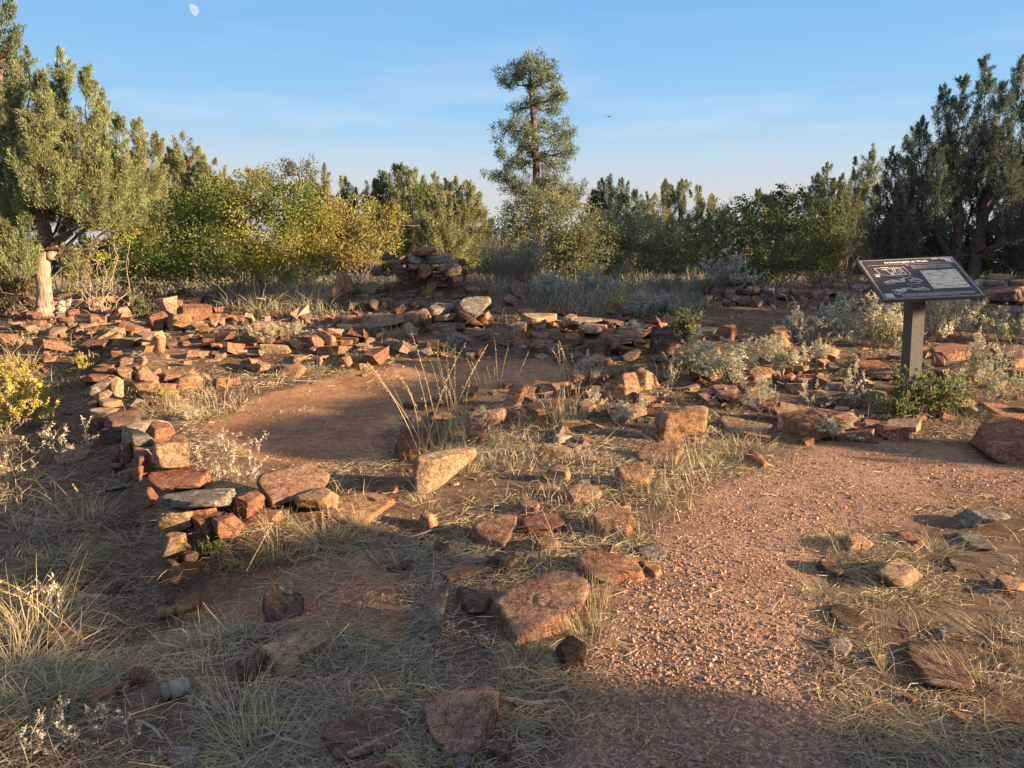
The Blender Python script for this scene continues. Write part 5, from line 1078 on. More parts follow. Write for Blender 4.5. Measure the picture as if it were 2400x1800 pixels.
GREEN = [(.13, .19, .05), (.17, .23, .06), (.11, .16, .045), (.21, .25, .065)]; YG = [(.24, .27, .06), (.29, .29, .07), (.2, .24, .05), (.33, .29, .07), (.27, .2, .06)]
GOLD = [(.37, .34, .11), (.33, .32, .11), (.39, .31, .11), (.27, .29, .09), (.31, .21, .09)]; DKG = [(.11, .15, .055), (.14, .18, .06), (.09, .13, .055), (.2, .2, .07), (.22, .16, .07)]
bush('leafy_bush', 'big leafy bush turning from green to yellow beside the pale trunk', 'bush', 15.6,
     [(330, 520, 66, 72), (400, 470, 70, 50), (380, 560, 90, 52), (470, 440, 74, 52), (470, 540, 95, 64), (540, 420, 60, 48), (560, 500, 84, 70), (600, 560, 70, 50), (620, 450, 60, 50), (660, 510, 66, 66), (650, 430, 40, 36), (290, 580, 50, 46)],
     GREEN, None, 41, .05, .034, 16, .0, .1, top_pal=YG, dens=1.1)
bush('yellow_bush', 'golden autumn bush behind the cairn', 'bush', 17.5, [(720, 470, 46, 46), (760, 500, 60, 56), (810, 480, 50, 46), (790, 540, 70, 40), (730, 530, 50, 46), (840, 510, 36, 36), (690, 500, 40, 50), (855, 465, 22, 16)], GOLD, None, 42, .05, .034, 16, .03, .1, top_pal=YG)
bush('leafy_sapling', 'slender yellow leaved sapling with bare grey stems beside the pale trunk', 'sapling', 13.9, [(165, 625, 26, 14), (150, 600, 22, 12), (205, 540, 26, 20), (230, 565, 22, 24), (255, 520, 26, 16), (195, 600, 20, 12), (225, 600, 18, 10), (280, 505, 20, 10), (180, 560, 18, 14)],
     YG, None, 43, .055, .04, 14, .05, 0, base=(226, 668), dens=.8, shell=.1)
bush('brown_scrub', 'low rusty brown scrub at the picture border by the pale trunk', 'scrub', 13.8, [(20, 650, 40, 30), (58, 640, 34, 34), (-20, 640, 40, 40), (40, 610, 40, 26)], [(.22, .15, .07), (.16, .13, .06), (.28, .2, .1), (.12, .12, .05)], None, 44, .06, .02, 12, .05)
bush('oak_bush', 'large olive scrub oak below the lone pine', 'bush', 20.5, [(1130, 480, 60, 44), (1190, 450, 56, 36), (1240, 480, 66, 52), (1180, 520, 80, 56), (1270, 530, 70, 52), (1090, 520, 50, 50), (1230, 560, 80, 30), (1215, 430, 40, 22), (1300, 560, 56, 30)], OAK, None, 45, .05, .035, 14, -.02, .1, dens=1.2)
bush('oak_bush', 'smaller round olive scrub oak next to the large one', 'bush', 21.5, [(1330, 500, 44, 40), (1390, 510, 56, 44), (1440, 530, 50, 40), (1370, 555, 70, 30), (1460, 560, 36, 24), (1310, 540, 40, 36)], OAK, None, 46, .05, .035, 12, -.02, .1, dens=1.2)
bush('grey_tree', 'airy grey green tree top poking out behind the leafy bush', 'tree', 25, [(600, 365, 30, 22), (640, 352, 34, 20), (672, 368, 24, 20), (625, 392, 40, 22), (590, 400, 26, 24), (560, 395, 24, 22)], [(.17, .18, .11), (.22, .22, .14), (.13, .14, .09)], None, 47, .09, .03, 12, .12, .4, dens=.7, base=(625, 590), sm=.03)
bush('rust_bush', 'rusty orange tinted bush top against the grey green tree', 'bush', 18.5, [(545, 390, 26, 22), (560, 410, 34, 22), (525, 412, 26, 20)], [(.34, .22, .07), (.26, .21, .06), (.4, .28, .09)], None, 48, .055, .035, 8, .05, base=(550, 590), dens=.8)
bush('dark_leafy_bush', 'dark green leafy bush with yellow leaves catching the sun, behind the low far wall', 'bush', 17.2,
     [(1600, 480, 50, 50), (1660, 460, 56, 44), (1720, 460, 50, 50), (1640, 540, 84, 52), (1740, 530, 70, 56), (1790, 500, 46, 50), (1560, 520, 40, 60), (1690, 590, 110, 24), (1810, 560, 40, 40), (1700, 420, 20, 18), (1736, 430, 16, 20), (1662, 424, 14, 16)],
     DKG, [.3, .28, .24, .12, .06], 49, .055, .038, 22, .02, .2, dens=.95)
bush('yellow_twig_bush', 'thin yellow leaved twigs hanging in front of the dark leafy bush', 'bush', 16.6, [(1840, 530, 22, 14), (1800, 560, 26, 16), (1770, 600, 26, 14), (1860, 505, 18, 10), (1815, 585, 22, 12)], YG, None, 50, .05, .035, 10, .12, 0, base=(1800, 615), dens=.6, shell=.1)
bush('dark_scrub', 'blackish green scrub filling the gap under the juniper behind the sign', 'scrub', 20, [(1880, 540, 50, 60), (1930, 580, 60, 40), (2010, 590, 60, 30), (2150, 590, 70, 36), (1850, 590, 50, 30), (1960, 530, 60, 50), (2040, 510, 50, 50), (2160, 525, 60, 50), (2225, 545, 50, 50), (2100, 560, 60, 40)], JUN_DARK, None, 51, .06, .03, 8, 0, .2)

# bare twiggy shrub beside the cairn
def twig_shrub(label, bx, by, Y, n, spread, height, seed, pal, name='twig_shrub', group=None, leafy=0):
    q = np.random.default_rng(seed); B = pt(bx, by, Y); B[2] = tz(B[0], B[1]); tw = []
    for i in range(n):
        th = q.random() * 6.283; ln = q.uniform(.55, 1.0) * height; sp = spread * math.sqrt(q.random()); e = B + np.array([math.cos(th) * sp, math.sin(th) * sp, ln]); a = B + np.array([math.cos(th), math.sin(th), 0]) * q.random() * .2
        tw.append(limb(a, e, .007, .002, q, 5, .06, 3))
        for _ in range(2): s = a + (e - a) * q.uniform(.4, .9); tw.append(limb(s, s + q.normal(0, .13, 3) + [0, 0, .16], .004, .0015, q, 3, .1, 3))
    V, Fs = join(tw)
    F = Leaves(); m = leafy
    if m: blob(F, q, B + [0, 0, height * .28], [spread * .85, spread * .8, height * .34], m, .05, .012, pal, None, -.1, 1.2, .1)
    parts = [('twigs', (V, Fs, None), M_STICK, True)]
    if m: parts.append(('foliage', F.build(B, q), M_LEAF, False))
    return plant(name, label, 'shrub', B, parts, group)
twig_shrub('bare grey twiggy shrub fanning up beside the cairn', 1110, 606, 16.6, 190, .95, 1.35, 61, [(.15, .15, .1), (.2, .18, .13)], leafy=3000)
twig_shrub('leafless twig tree top over the dark leafy bush', 1602, 590, 18.5, 9, .25, 2.2, 62, [(.15, .15, .1)], leafy=0)

# the far tree line: one juniper of each sort, copied
protos = []
for i in range(3):
    q = np.random.default_rng(70 + i); F = Leaves(); tb = []; n = 4 + i
    for j in range(n):
        x = (j - (n - 1) / 2) * .75 + q.normal(0, .15); h = q.uniform(2.4, 3.6) * (1 - .12 * abs(j - (n - 1) / 2)); y = q.normal(0, .5)
        spire(F, q, [x, y, .2], [x * 1.05, y, h], .85, 3200, .13, .05, [JUN, JUN_YEL, JUN_DARK][i])
        tb.append(limb([0, 0, -.2], [x, y, 1.2], .1, .03, q)); tb.append(limb([x, y, 1.2], [x, y, h], .03, .01, q))
    Vt, Ft = join(tb); V, Fq, C = F.build(np.zeros(3), q)
    protos.append(plant('far_juniper', 'tmp', 'juniper', (0, 0, 0), [('trunk', (Vt, Ft, None), M_BARK, True), ('crown', (V, Fq, C), M_NEEDLE, False)], 'junipers of the distant tree line'))
q = np.random.default_rng(77)
far = [(x, 33 + 9 * q.random()) for x in range(-160, 2400, 46)]
names = ['light green juniper of the distant tree line', 'yellowish juniper of the distant tree line', 'dark green juniper of the distant tree line']
for i, (x, Y) in enumerate(far):
    p_ = pt(x + q.normal(0, 14), 600, Y); k = i % 3; s = q.uniform(.5, .8); loc = (p_[0], p_[1], tz(p_[0], p_[1]))
    if i < 3: o = protos[k]; o.location = loc; o.scale = (s * 1.5, s * 1.3, s); o.rotation_euler = (0, 0, q.random() * 6.28); o['label'] = names[k]
    else: copy_tree(protos[k], loc, q.random() * 6.28, (s * 1.5, s * 1.3, s), names[k], 'junipers of the distant tree line')

# trees outside the picture, on the sun's side: they throw the long shadows that cross the court and the path
cb, sb = math.cos(SUN_BACK), math.sin(SUN_BACK)
def shade_tree(label, q0, s0, s1, h0, h1, n, seed, ts=None):
    """crown between s0..s1 across the sunlight and heights h0..h1 (both counted where the sun's rays cross q = 12); the trunk may stand aside at ts"""
    k_ = math.tan(SUN_EL) * (q0 - 12); h0 += k_; h1 += k_
    q = np.random.default_rng(seed); F = Leaves(); tb = []; thin = h1 - h0 < .6; L, Wd = (.09, .055) if thin else (.15, .075); n = int(n * (4 if thin else 2.5))
    def w3(s, q_, z): return np.array([q_ * cb + s * sb, -q_ * sb + s * cb, z])
    sm_ = (s0 + s1) / 2 if ts is None else ts; B = w3(sm_, q0 + .5, 0); B[2] = tz(B[0], B[1])
    na, nh = max(1, round((s1 - s0) / 1.1)), max(1, round((h1 - h0) / 1.1)); ra, rh = (s1 - s0) / na / 2, (h1 - h0) / nh / 2
    for i in range(na):
        for j in range(nh):
            c = w3(s0 + (2 * i + 1) * ra, q0 + (0 if thin else q.normal(0, .3)), h0 + (2 * j + 1) * rh)
            blob(F, q, c, [.14 if thin else .7 * (ra * .6 + .4), ra * .95, rh * .92], int(n / na / nh), L, Wd, JUN_DARK, None, -.6, .0, .05, 2.6, 12, .2)
            a = np.array([B[0], B[1], max(B[2] + .5, c[2] - (1.0 if ts is None else -.22 if ts < s0 else .25))]); tb.append(limb(a, c, .05, .015, q, 6, .02))
    tb.append(limb(B - [0, 0, .2], [B[0], B[1], h1 - .2], .12, .05, q, 6, .012, 9))
    Vt, Ft = join(tb); V, Fq, C = F.build(B, q)
    plant('juniper_tree', label, 'juniper', B, [('trunk', (Vt, Ft, None), M_BARK, True), ('crown', (V, Fq, C), M_NEEDLE, False)], 'junipers on the sunny side beyond the picture')
OCC = [(11, -3.5, .6, -.2, 3.4, 7000), (12, .8, 1.75, .1, 3.45, 4000), (12, 1.9, 2.4, .1, 3.4, 1700), (12.2, 2.5, 2.75, .1, 2.95, 500), (12.6, 3.45, 4.0, 3.16, 3.28, 1500, 2.0), (12.9, 3.1, 3.36, 3.24, 3.3, 600, 2.1), (12.7, 2.62, 2.98, 3.04, 3.22, 1100, 2.2), (12.5, 5.8, 7.0, 3.42, 3.75, 3500, 7.3), (9.5, 6.95, 7.7, .1, 2.28, 3500), (12.4, 7.1, 8.8, 3.62, 3.72, 2600, 7.4),
       (13, 8.9, 10.2, 3.5, 3.8, 3000, 12.8), (13, 10.2, 11.3, 3.6, 4.7, 5000, 13.0), (12.4, 12.4, 13.6, 3.0, 6.4, 7000, 13.8), (12, 13.6, 15.2, .3, 6.4, 9000), (14, 15.2, 18.2, .3, 6.0, 12000), (15, 18.2, 21.5, .3, 4.2, 9000)]
for i, a_ in enumerate(OCC):
    shade_tree('juniper beyond the picture on the sunny side, casting a long shadow over the site', *a_[:6], 90 + i, *a_[6:])
# ------------------------------------------------------------------ the sign
def emat(name, c, rough=.6, metal=0., spec=.4):
    m, n, l, p = new_mat(name); t = n.new('ShaderNodeTexCoord'); a = noise(n, l, t.outputs['Object'], 22, 5, .65)
    r = ramp(n, [(.3, tuple(x * .8 for x in c)), (.7, tuple(min(1, x * 1.15) for x in c))]); l.new(a.outputs['Fac'], r.inputs[0]); l.new(r.outputs[0], p.inputs['Base Color'])
    p.inputs['Roughness'].default_value = rough; p.inputs['Metallic'].default_value = metal; p.inputs['Specular IOR Level'].default_value = spec
    l.new(bump(n, l, a.outputs['Fac'], .1, .004), p.inputs['Normal']); return m
M_PANEL = emat('dark_sign_panel', (.045, .036, .038), .5); M_POST = emat('grey_post_metal', (.085, .083, .075), .7, .0, .3); M_PRINT = emat('pale_print', (.74, .7, .6), .6); M_LINE = emat('grey_print', (.5, .47, .42), .6)

SX, SYF, SYB, ZF, ZB = 4.475, 8.10, 8.75, 1.285, 1.695
gz = tz(SX - .02, 8.42)
sign = thing('interpretive_sign', 'dark tilted sign panel headed Archeologists at Work on a grey metal post', 'sign', (SX, 8.42, gz))
PW, PL = 1.06, math.hypot(SYB - SYF, ZB - ZF); tilt = math.atan2(ZB - ZF, SYB - SYF)
V, Fs = box(.15, .15, 1.42 - gz + .3, (0, 0, (1.42 - gz - .3) / 2)); me = mesh('post', V, Fs, M_POST); post = obj('post', me, (0, 0, 0), sign); post.rotation_euler = (0, R(-1.6), R(9)); post.location = (.0, .0, 0)
bv = post.modifiers.new('edge', 'BEVEL'); bv.width = .0015; bv.segments = 1
V, Fs = box(.34, .30, .012); br = obj('mounting_plate', mesh('mounting_plate', V, Fs, M_POST), (0, (SYF + SYB) / 2 - 8.42, (ZF + ZB) / 2 - gz - .03), sign); br.rotation_euler = (tilt, R(-2.2), 0)
V, Fs = box(PW, PL, .026); panel = obj('panel', mesh('panel', V, Fs, M_PANEL), (0, (SYF + SYB) / 2 - 8.42, (ZF + ZB) / 2 - gz), sign)
panel.rotation_euler = (tilt, R(-2.6), 0); bv = panel.modifiers.new('edge', 'BEVEL'); bv.width = .01; bv.segments = 3
M_RIM = emat('worn_metal_rim', (.11, .10, .10), .45, .3)
rm = [box(PW + .02, .018, .036, (0, s_ * (PL / 2 + .001), -.004)) for s_ in (-1, 1)] + [box(.018, PL - .016, .036, (s_ * (PW / 2 + .001), 0, -.004)) for s_ in (-1, 1)]
V, Fs = join(rm); obj('frame', mesh('frame', V, Fs, M_RIM), parent=panel)
for bx_ in (-.12, .12):
    for by_ in (-.1, .1):
        V, Fs = tube([[0, 0, -.018], [0, 0, .0]], [.012, .012], 6); obj('bolt', mesh('bolt', V, Fs, M_RIM), (bx_, by_, -.012), br)
def uv(u, v, z=.0145): return (u - .5) * PW, (.5 - v) * PL, z
def strip_mesh(rects, z=.0152):
    Vs = []; 
    for u0, v0, u1, v1 in rects: Vs += [uv(u0, v1, z), uv(u1, v1, z), uv(u1, v0, z), uv(u0, v0, z)]
    return np.array(Vs), [np.arange(len(Vs)).reshape(-1, 4)]
def poly_line(pts, wd, z=.0153):
    Vs = []
    for (a, b), (c, d) in zip(pts[:-1], pts[1:]):
        p0, p1 = np.array(uv(a, b, z)), np.array(uv(c, d, z)); t_ = (p1 - p0) / (np.linalg.norm(p1 - p0) + 1e-9); n_ = np.array([-t_[1], t_[0], 0]) * wd / 2; t_ = t_ * wd * .3
        Vs += [p0 - n_ - t_, p1 - n_ + t_, p1 + n_ + t_, p0 + n_ - t_]
    return np.array(Vs), [np.arange(len(Vs)).reshape(-1, 4)]
b_ = .012; bw = .005
V, Fs = strip_mesh([(b_, b_, 1 - b_, b_ + bw), (b_, 1 - b_ - bw, 1 - b_, 1 - b_), (b_, b_ + bw, b_ + bw, 1 - b_ - bw), (1 - b_ - bw, b_ + bw, 1 - b_, 1 - b_ - bw)])
obj('border_line', mesh('border_line', V, Fs, M_PRINT), parent=panel)
fc = bpy.data.curves.new('title', 'FONT'); fc.body = 'Archeologists at Work'; fc.size = .062; fc.align_x = 'LEFT'; fc.offset = .0025; fc.extrude = .0004
tmp = bpy.data.objects.new('tmp_title', fc); col.objects.link(tmp); bpy.context.view_layer.update()
tme = bpy.data.meshes.new_from_object(tmp.evaluated_get(bpy.context.evaluated_depsgraph_get())); bpy.data.objects.remove(tmp)
tme.name = 'title'; tme.materials.clear(); tme.materials.append(M_PRINT)
xs = [v.co.x for v in tme.vertices]; wt = max(xs) - min(xs); x_, y_, z_ = uv(.25, .108, .0158)
ti = obj('title', tme, (x_, y_, z_), panel); ti.scale = (.47 * PW / wt, .47 * PW / wt, 1)
q = np.random.default_rng(5)
def text_lines(u0, u1, v0, v1, n, z=.0152):
    r_ = []
    for i in range(n):
        v_ = v0 + (v1 - v0) * i / n; hgt = (v1 - v0) / n * .5; u_ = u0; end = u1 - (q.random() * .25 * (u1 - u0) if i == n - 1 else q.random() * .02)
        while u_ < end: w_ = q.uniform(.012, .035); r_.append((u_, v_, min(u_ + w_, end), v_ + hgt)); u_ += w_ + .006
    return strip_mesh(r_, z)
V, Fs = join([text_lines(.50, .93, .185, .29, 4), text_lines(.20, .94, .885, .96, 4), text_lines(.27, .36, .445, .47, 1), text_lines(.12, .22, .60, .655, 2), text_lines(.33, .48, .645, .67, 1), text_lines(.14, .25, .83, .875, 2), text_lines(.44, .53, .60, .625, 1)])
obj('body_text', mesh('body_text', V, Fs, M_LINE), parent=panel)
V, Fs = join([poly_line([(.055 + i * .0145, .145 + .009 * math.sin(i * 2.1) * (i % 4 != 0)) for i in range(61)], .006), strip_mesh([(.455, .165, .485, .185), (.16, .875, .19, .90)])])
obj('ornament_line', mesh('ornament_line', V, Fs, M_LINE), parent=panel)
V, Fs = join([strip_mesh([(.77, .022, .84, .05), (.86, .03, .97, .06), (.90, .06, .97, .12), (.93, .12, .985, .145)], .0151)]); obj('corner_emblem', mesh('corner_emblem', V, Fs, M_LINE), parent=panel)
# three line drawings
d1 = [poly_line([(.11, .22), (.42, .22), (.44, .42), (.20, .42), (.17, .40), (.06, .38), (.13, .37), (.11, .22)], .006), poly_line([(.17, .27), (.24, .25), (.37, .25), (.40, .40), (.24, .41), (.22, .27), (.17, .27)], .009),
      poly_line([(.29, .26), (.27, .40)], .008), poly_line([(.31, .26), (.30, .36), (.34, .38), (.37, .34), (.33, .30)], .008), strip_mesh([(.07, .40, .115, .445), (.18, .205, .26, .215), (.25, .34, .265, .41)])]
V, Fs = join(d1); obj('plan_drawing', mesh('plan_drawing', V, Fs, M_PRINT), parent=panel)
def heap(u0, u1, v1, hgt, n, sd):
    q2 = np.random.default_rng(sd); out = []
    for i in range(n):
        u_ = q2.uniform(u0, u1); top = hgt * (.35 + .65 * math.exp(-((u_ - (u0 * .35 + u1 * .65)) / (.3 * (u1 - u0))) ** 2)); v_ = v1 - q2.random() * top
        k = [(u_ + .018 * q2.normal(), v_ + .012 * q2.normal()) for _ in range(4)]; out.append(poly_line(k, .0042, .0152 + .00001 * i))
    return out
V, Fs = join(heap(.13, .50, .61, .13, 44, 1) + [poly_line([(.12, .60), (.20, .53), (.30, .555), (.41, .46), (.50, .58)], .006)]); obj('mound_drawing', mesh('mound_drawing', V, Fs, M_PRINT), parent=panel)
V, Fs = join(heap(.15, .50, .82, .12, 46, 2)); obj('ruin_drawing', mesh('ruin_drawing', V, Fs, M_PRINT), parent=panel)
mp, n, l, p = new_mat('printed_photo'); t = n.new('ShaderNodeTexCoord'); mpp_ = n.new('ShaderNodeMapping'); mpp_.inputs['Scale'].default_value = (9, 26, 1); l.new(t.outputs['Object'], mpp_.inputs[0])
a = noise(n, l, mpp_.outputs[0], 1, 5, .65); r = ramp(n, [(.36, (.2, .18, .11)), (.47, (.6, .55, .36)), (.7, (.78, .72, .5))]); l.new(a.outputs['Fac'], r.inputs[0]); l.new(r.outputs[0], p.inputs['Base Color']); p.inputs['Roughness'].default_value = .55
V, Fs = strip_mesh([(.555, .33, .93, .79)], .0150); obj('photo_print', mesh('photo_print', V, Fs, mp), parent=panel)
V, Fs = join([strip_mesh([(.035, .86, .12, .965)], .0150)]); obj('map_inset', mesh('map_inset', V, Fs, M_LINE), parent=panel)

# ------------------------------------------------------------------ low plants: one of each sort, then copies
def octa(P, s, q):
    m = len(P); b_ = np.array([[1, 0, 0], [-1, 0, 0], [0, 1, 0], [0, -1, 0], [0, 0, 1], [0, 0, -1]], float); V = b_[None] * (.7 + .6 * q.random((m, 6, 1))) * np.asarray(s).reshape(-1, 1, 1) + P[:, None]
    f = np.array([[0, 2, 4], [2, 1, 4], [1, 3, 4], [3, 0, 4], [2, 0, 5], [1, 2, 5], [3, 1, 5], [0, 3, 5]]); return V.reshape(-1, 3), (f[None] + 6 * np.arange(m)[:, None, None]).reshape(-1, 3)

def blades(n, L, Wd, q, lean=.5, spread=.08, pal=None, seg=5, droop=.6):
    """arching grass blades from one root, as quads"""
    th = q.random(n) * 6.283; r = spread * np.sqrt(q.random(n)); P0 = np.stack([r * np.cos(th), r * np.sin(th), np.zeros(n)], -1); th = th + q.normal(0, .5, n)
    d = np.stack([np.cos(th), np.sin(th), np.zeros(n)], -1); s = np.stack([-np.sin(th), np.cos(th), np.zeros(n)], -1); ln = L * np.exp(q.normal(-.15, .35, n)); le = np.abs(q.normal(lean, .25, n)); dr = droop * np.abs(q.normal(1, .5, n))
    p = P0; V = []
    for k in range(seg + 1):
        w = Wd * (1 - .85 * k / seg) * (.7 + .6 * (k > 0)) / 1.3; V += [p - s * w / 2, p + s * w / 2]
        a = le + dr * k / seg; p = p + (d * np.sin(a)[:, None] + np.array([0, 0, 1.]) * np.cos(a)[:, None]) * (ln / seg)[:, None]
    V = np.stack(V, 1); m = 2 * (seg + 1); F = np.array([[2 * k, 2 * k + 1, 2 * k + 3, 2 * k + 2] for k in range(seg)])
    C = shade(q, n, pal); return V.reshape(-1, 3), (F[None] + m * np.arange(n)[:, None, None]).reshape(-1, 4), np.repeat(C, m, 0)

STRAW = [(.5, .42, .25), (.58, .5, .31), (.42, .34, .2), (.46, .42, .24)]; STRAW_G = [(.36, .36, .17), (.45, .42, .22), (.28, .3, .14), (.5, .45, .27)]
def make_flower(seed, dense=26, h=.42, nb=12, pal=[(.42, .43, .27), (.5, .5, .33), (.36, .38, .22)], bl=[(.76, .70, .54), (.8, .76, .64), (.66, .6, .42)]):
    q = np.random.default_rng(seed); st = []; LP, LD = [], []; BP = []
    for i in range(dense):
        th = q.random() * 6.283; le = abs(q.normal(.5, .3)); L = h * q.uniform(.55, 1.05); e = np.array([math.cos(th) * math.sin(le), math.sin(th) * math.sin(le), math.cos(le)]) * L
        a = np.array([math.cos(th), math.sin(th), 0]) * .05 * q.random(); W_ = wiggle(a, e, q, 6, .05); st.append(tube(W_, np.linspace(.0026, .0012, 6), 4)); tips = [(W_, 1.)]
        for _ in range(3): k = q.integers(2, 5); b2 = W_[k] + q.normal(0, .35, 3) * L * .3 + [0, 0, L * .22]; W2 = wiggle(W_[k], b2, q, 4, .06); st.append(tube(W2, np.linspace(.0016, .0009, 4), 3)); tips.append((W2, .6))
        for W3, f in tips:
            n_ = int(26 * f); u = .25 + .75 * q.random(n_); P = np.stack([np.interp(u * (len(W3) - 1), np.arange(len(W3)), W3[:, k]) for k in range(3)], -1); LP.append(P + q.normal(0, .004, (n_, 3))); LD.append(q.normal(0, 1, (n_, 3)) + [0, 0, .7])
            n_ = int(nb * f) + 1; u = .5 + .45 * q.random(n_) ** .6; P = np.stack([np.interp(u * (len(W3) - 1), np.arange(len(W3)), W3[:, k]) for k in range(3)], -1); BP.append(P + q.normal(0, .008, (n_, 3)))
    F = Leaves(); P = np.concatenate(LP); n_ = len(P); F.add(P, np.concatenate(LD), np.full(n_, .026) * np.exp(q.normal(0, .3, n_)), np.full(n_, .0085), shade(q, n_, pal)); V1, F1, C1 = F.build(np.zeros(3), q)
    P = np.concatenate(BP); V2, F2 = octa(P, .0062 * np.exp(q.normal(0, .35, len(P))), q); C2 = np.repeat(shade(q, len(P), bl, None, .8, 1.15), 6, 0); Vs, Fs = join(st)
    return [('stems', mesh('stems', Vs, Fs, M_STICK)), ('leaves', mesh('leaves', V1, F1, M_LEAF, C1)), ('blossoms', mesh('blossoms', V2, F2, M_BLOSSOM, C2))]
YEL = [(.62, .48, .05), (.7, .56, .06), (.55, .42, .06)]
def make_grass(seed, n, L, pal, lean=.55, spread=.07, Wd=.0042, droop=.7, stalks=0, hs=.6):
    q = np.random.default_rng(seed); V, F, C = blades(n, L, Wd, q, lean, spread, pal, 5, droop); out = [('blades', mesh('blades', V, F, M_STRAW, C))]
    if stalks:
        st, SP = [], []
        for i in range(stalks):
            th = q.normal(2.6, 1.2); le = abs(q.normal(.28, .18)); e = np.array([math.cos(th) * math.sin(le), math.sin(th) * math.sin(le), math.cos(le)]) * hs * q.uniform(.7, 1.1); a = q.normal(0, spread * .6, 3) * [1, 1, 0]
            W_ = a + (e - a) * np.linspace(0, 1, 8)[:, None] + np.array([math.cos(th), math.sin(th), -.3]) * (np.linspace(0, 1, 8) ** 3)[:, None] * .08; st.append(tube(W_, np.linspace(.0028, .0012, 8), 4))
            u = np.linspace(.6, 1, 14); SP.append(np.stack([np.interp(u * 7, np.arange(8), W_[:, k]) for k in range(3)], -1) + q.normal(0, .003, (14, 3)))
        V, Fs = join(st); P = np.concatenate(SP); Fl = Leaves(); m = len(P); Fl.add(P, q.normal(0, 1, (m, 3)) + [0, 0, .2], np.full(m, .015), np.full(m, .007), shade(q, m, STRAW)); V2, F2, C2 = Fl.build(np.zeros(3), q)
        out += [('stalks', mesh('stalks', V, Fs, M_STRAW_SOLID)), ('leaves', mesh('leaves', V2, F2, M_STRAW, C2))]
    return out
M_STRAW_SOLID = bark_mat('dry_stalk', (.36, .28, .16), (.55, .46, .28))
def make_leafy(seed, pal, n=900, r=.22, h=.28, L=.03, Wd=.018):
    q = np.random.default_rng(seed); F = Leaves(); st = []
    for i in range(26):
        th = q.random() * 6.283; rr = r * math.sqrt(q.random()); e = np.array([math.cos(th) * rr, math.sin(th) * rr, h * q.uniform(.4, 1)]); W_ = wiggle([0, 0, 0], e, q, 5, .08); st.append(tube(W_, np.linspace(.003, .0012, 5), 4))
        k = n // 26; u = .3 + .7 * q.random(k); P = np.stack([np.interp(u * 4, np.arange(5), W_[:, j]) for j in range(3)], -1) + q.normal(0, .012, (k, 3)); F.add(P, q.normal(0, 1, (k, 3)) + [0, 0, .6], np.full(k, L) * np.exp(q.normal(0, .3, k)), np.full(k, Wd), shade(q, k, pal))
    Vs, Fs = join(st); V, Fq, C = F.build(np.zeros(3), q); return [('stems', mesh('stems', Vs, Fs, M_STICK)), ('leaves', mesh('leaves', V, Fq, M_LEAF, C))]
GRN = [(.10, .135, .05), (.13, .165, .06), (.08, .11, .04), (.18, .2, .085)]; FROST = [(.34, .37, .32), (.42, .44, .38), (.26, .3, .26)]; DUST = [(.15, .17, .1), (.2, .21, .13), (.12, .14, .09), (.24, .22, .14)]
PROTO = {'white': ([make_flower(201, 20), make_flower(202, 24), make_flower(203, 15, .46), make_flower(204, 12, .4)], .42, 'flowering_weed', 'weed'),
         'bare': ([make_flower(211, 5, .5, 5, [(.42, .4, .28), (.5, .46, .33)]), make_flower(212, 4, .5, 5, [(.4, .38, .27)])], .48, 'flower_stalk', 'weed'),
         'frost': ([make_flower(221, 30, .4, 8, FROST, [(.55, .56, .5), (.48, .5, .45)]), make_flower(222, 24, .4, 8, FROST, [(.55, .56, .5)])], .4, 'frosted_shrub', 'shrub'),
         'rabbit': ([make_flower(231, 22, .42, 12, [(.28, .3, .12), (.36, .34, .15)], YEL), make_flower(232, 16, .42, 12, [(.3, .3, .13)], YEL)], .42, 'rabbitbrush', 'shrub'),
         'tuft': ([make_grass(241, 260, .27, STRAW, .85, .17, .0032, 1.0), make_grass(242, 230, .26, STRAW_G, .7, .16, .003, 1.1), make_grass(243, 230, .25, STRAW, 1.05, .2, .0032, 1.3), make_grass(244, 170, .27, STRAW, .6, .14, .0032, .9, 3, .3)], .26, 'grass_tuft', 'grass'),
         'tall': ([make_grass(251, 44, .3, STRAW_G, .3, .07, .003, droop=.5, stalks=8, hs=.75), make_grass(252, 40, .3, STRAW, .4, .09, .003, droop=.6, stalks=8, hs=.66)], .62, 'seeding_grass', 'grass'),
         'green': ([make_leafy(261, GRN), make_leafy(262, GRN, 700, .2, .26)], .26, 'leafy_weed', 'weed'),
         'dust': ([make_leafy(271, DUST, 2600, .3, .3, .03, .006), make_leafy(272, DUST, 2200, .32, .26, .03, .006)], .3, 'grey_shrub', 'shrub')}
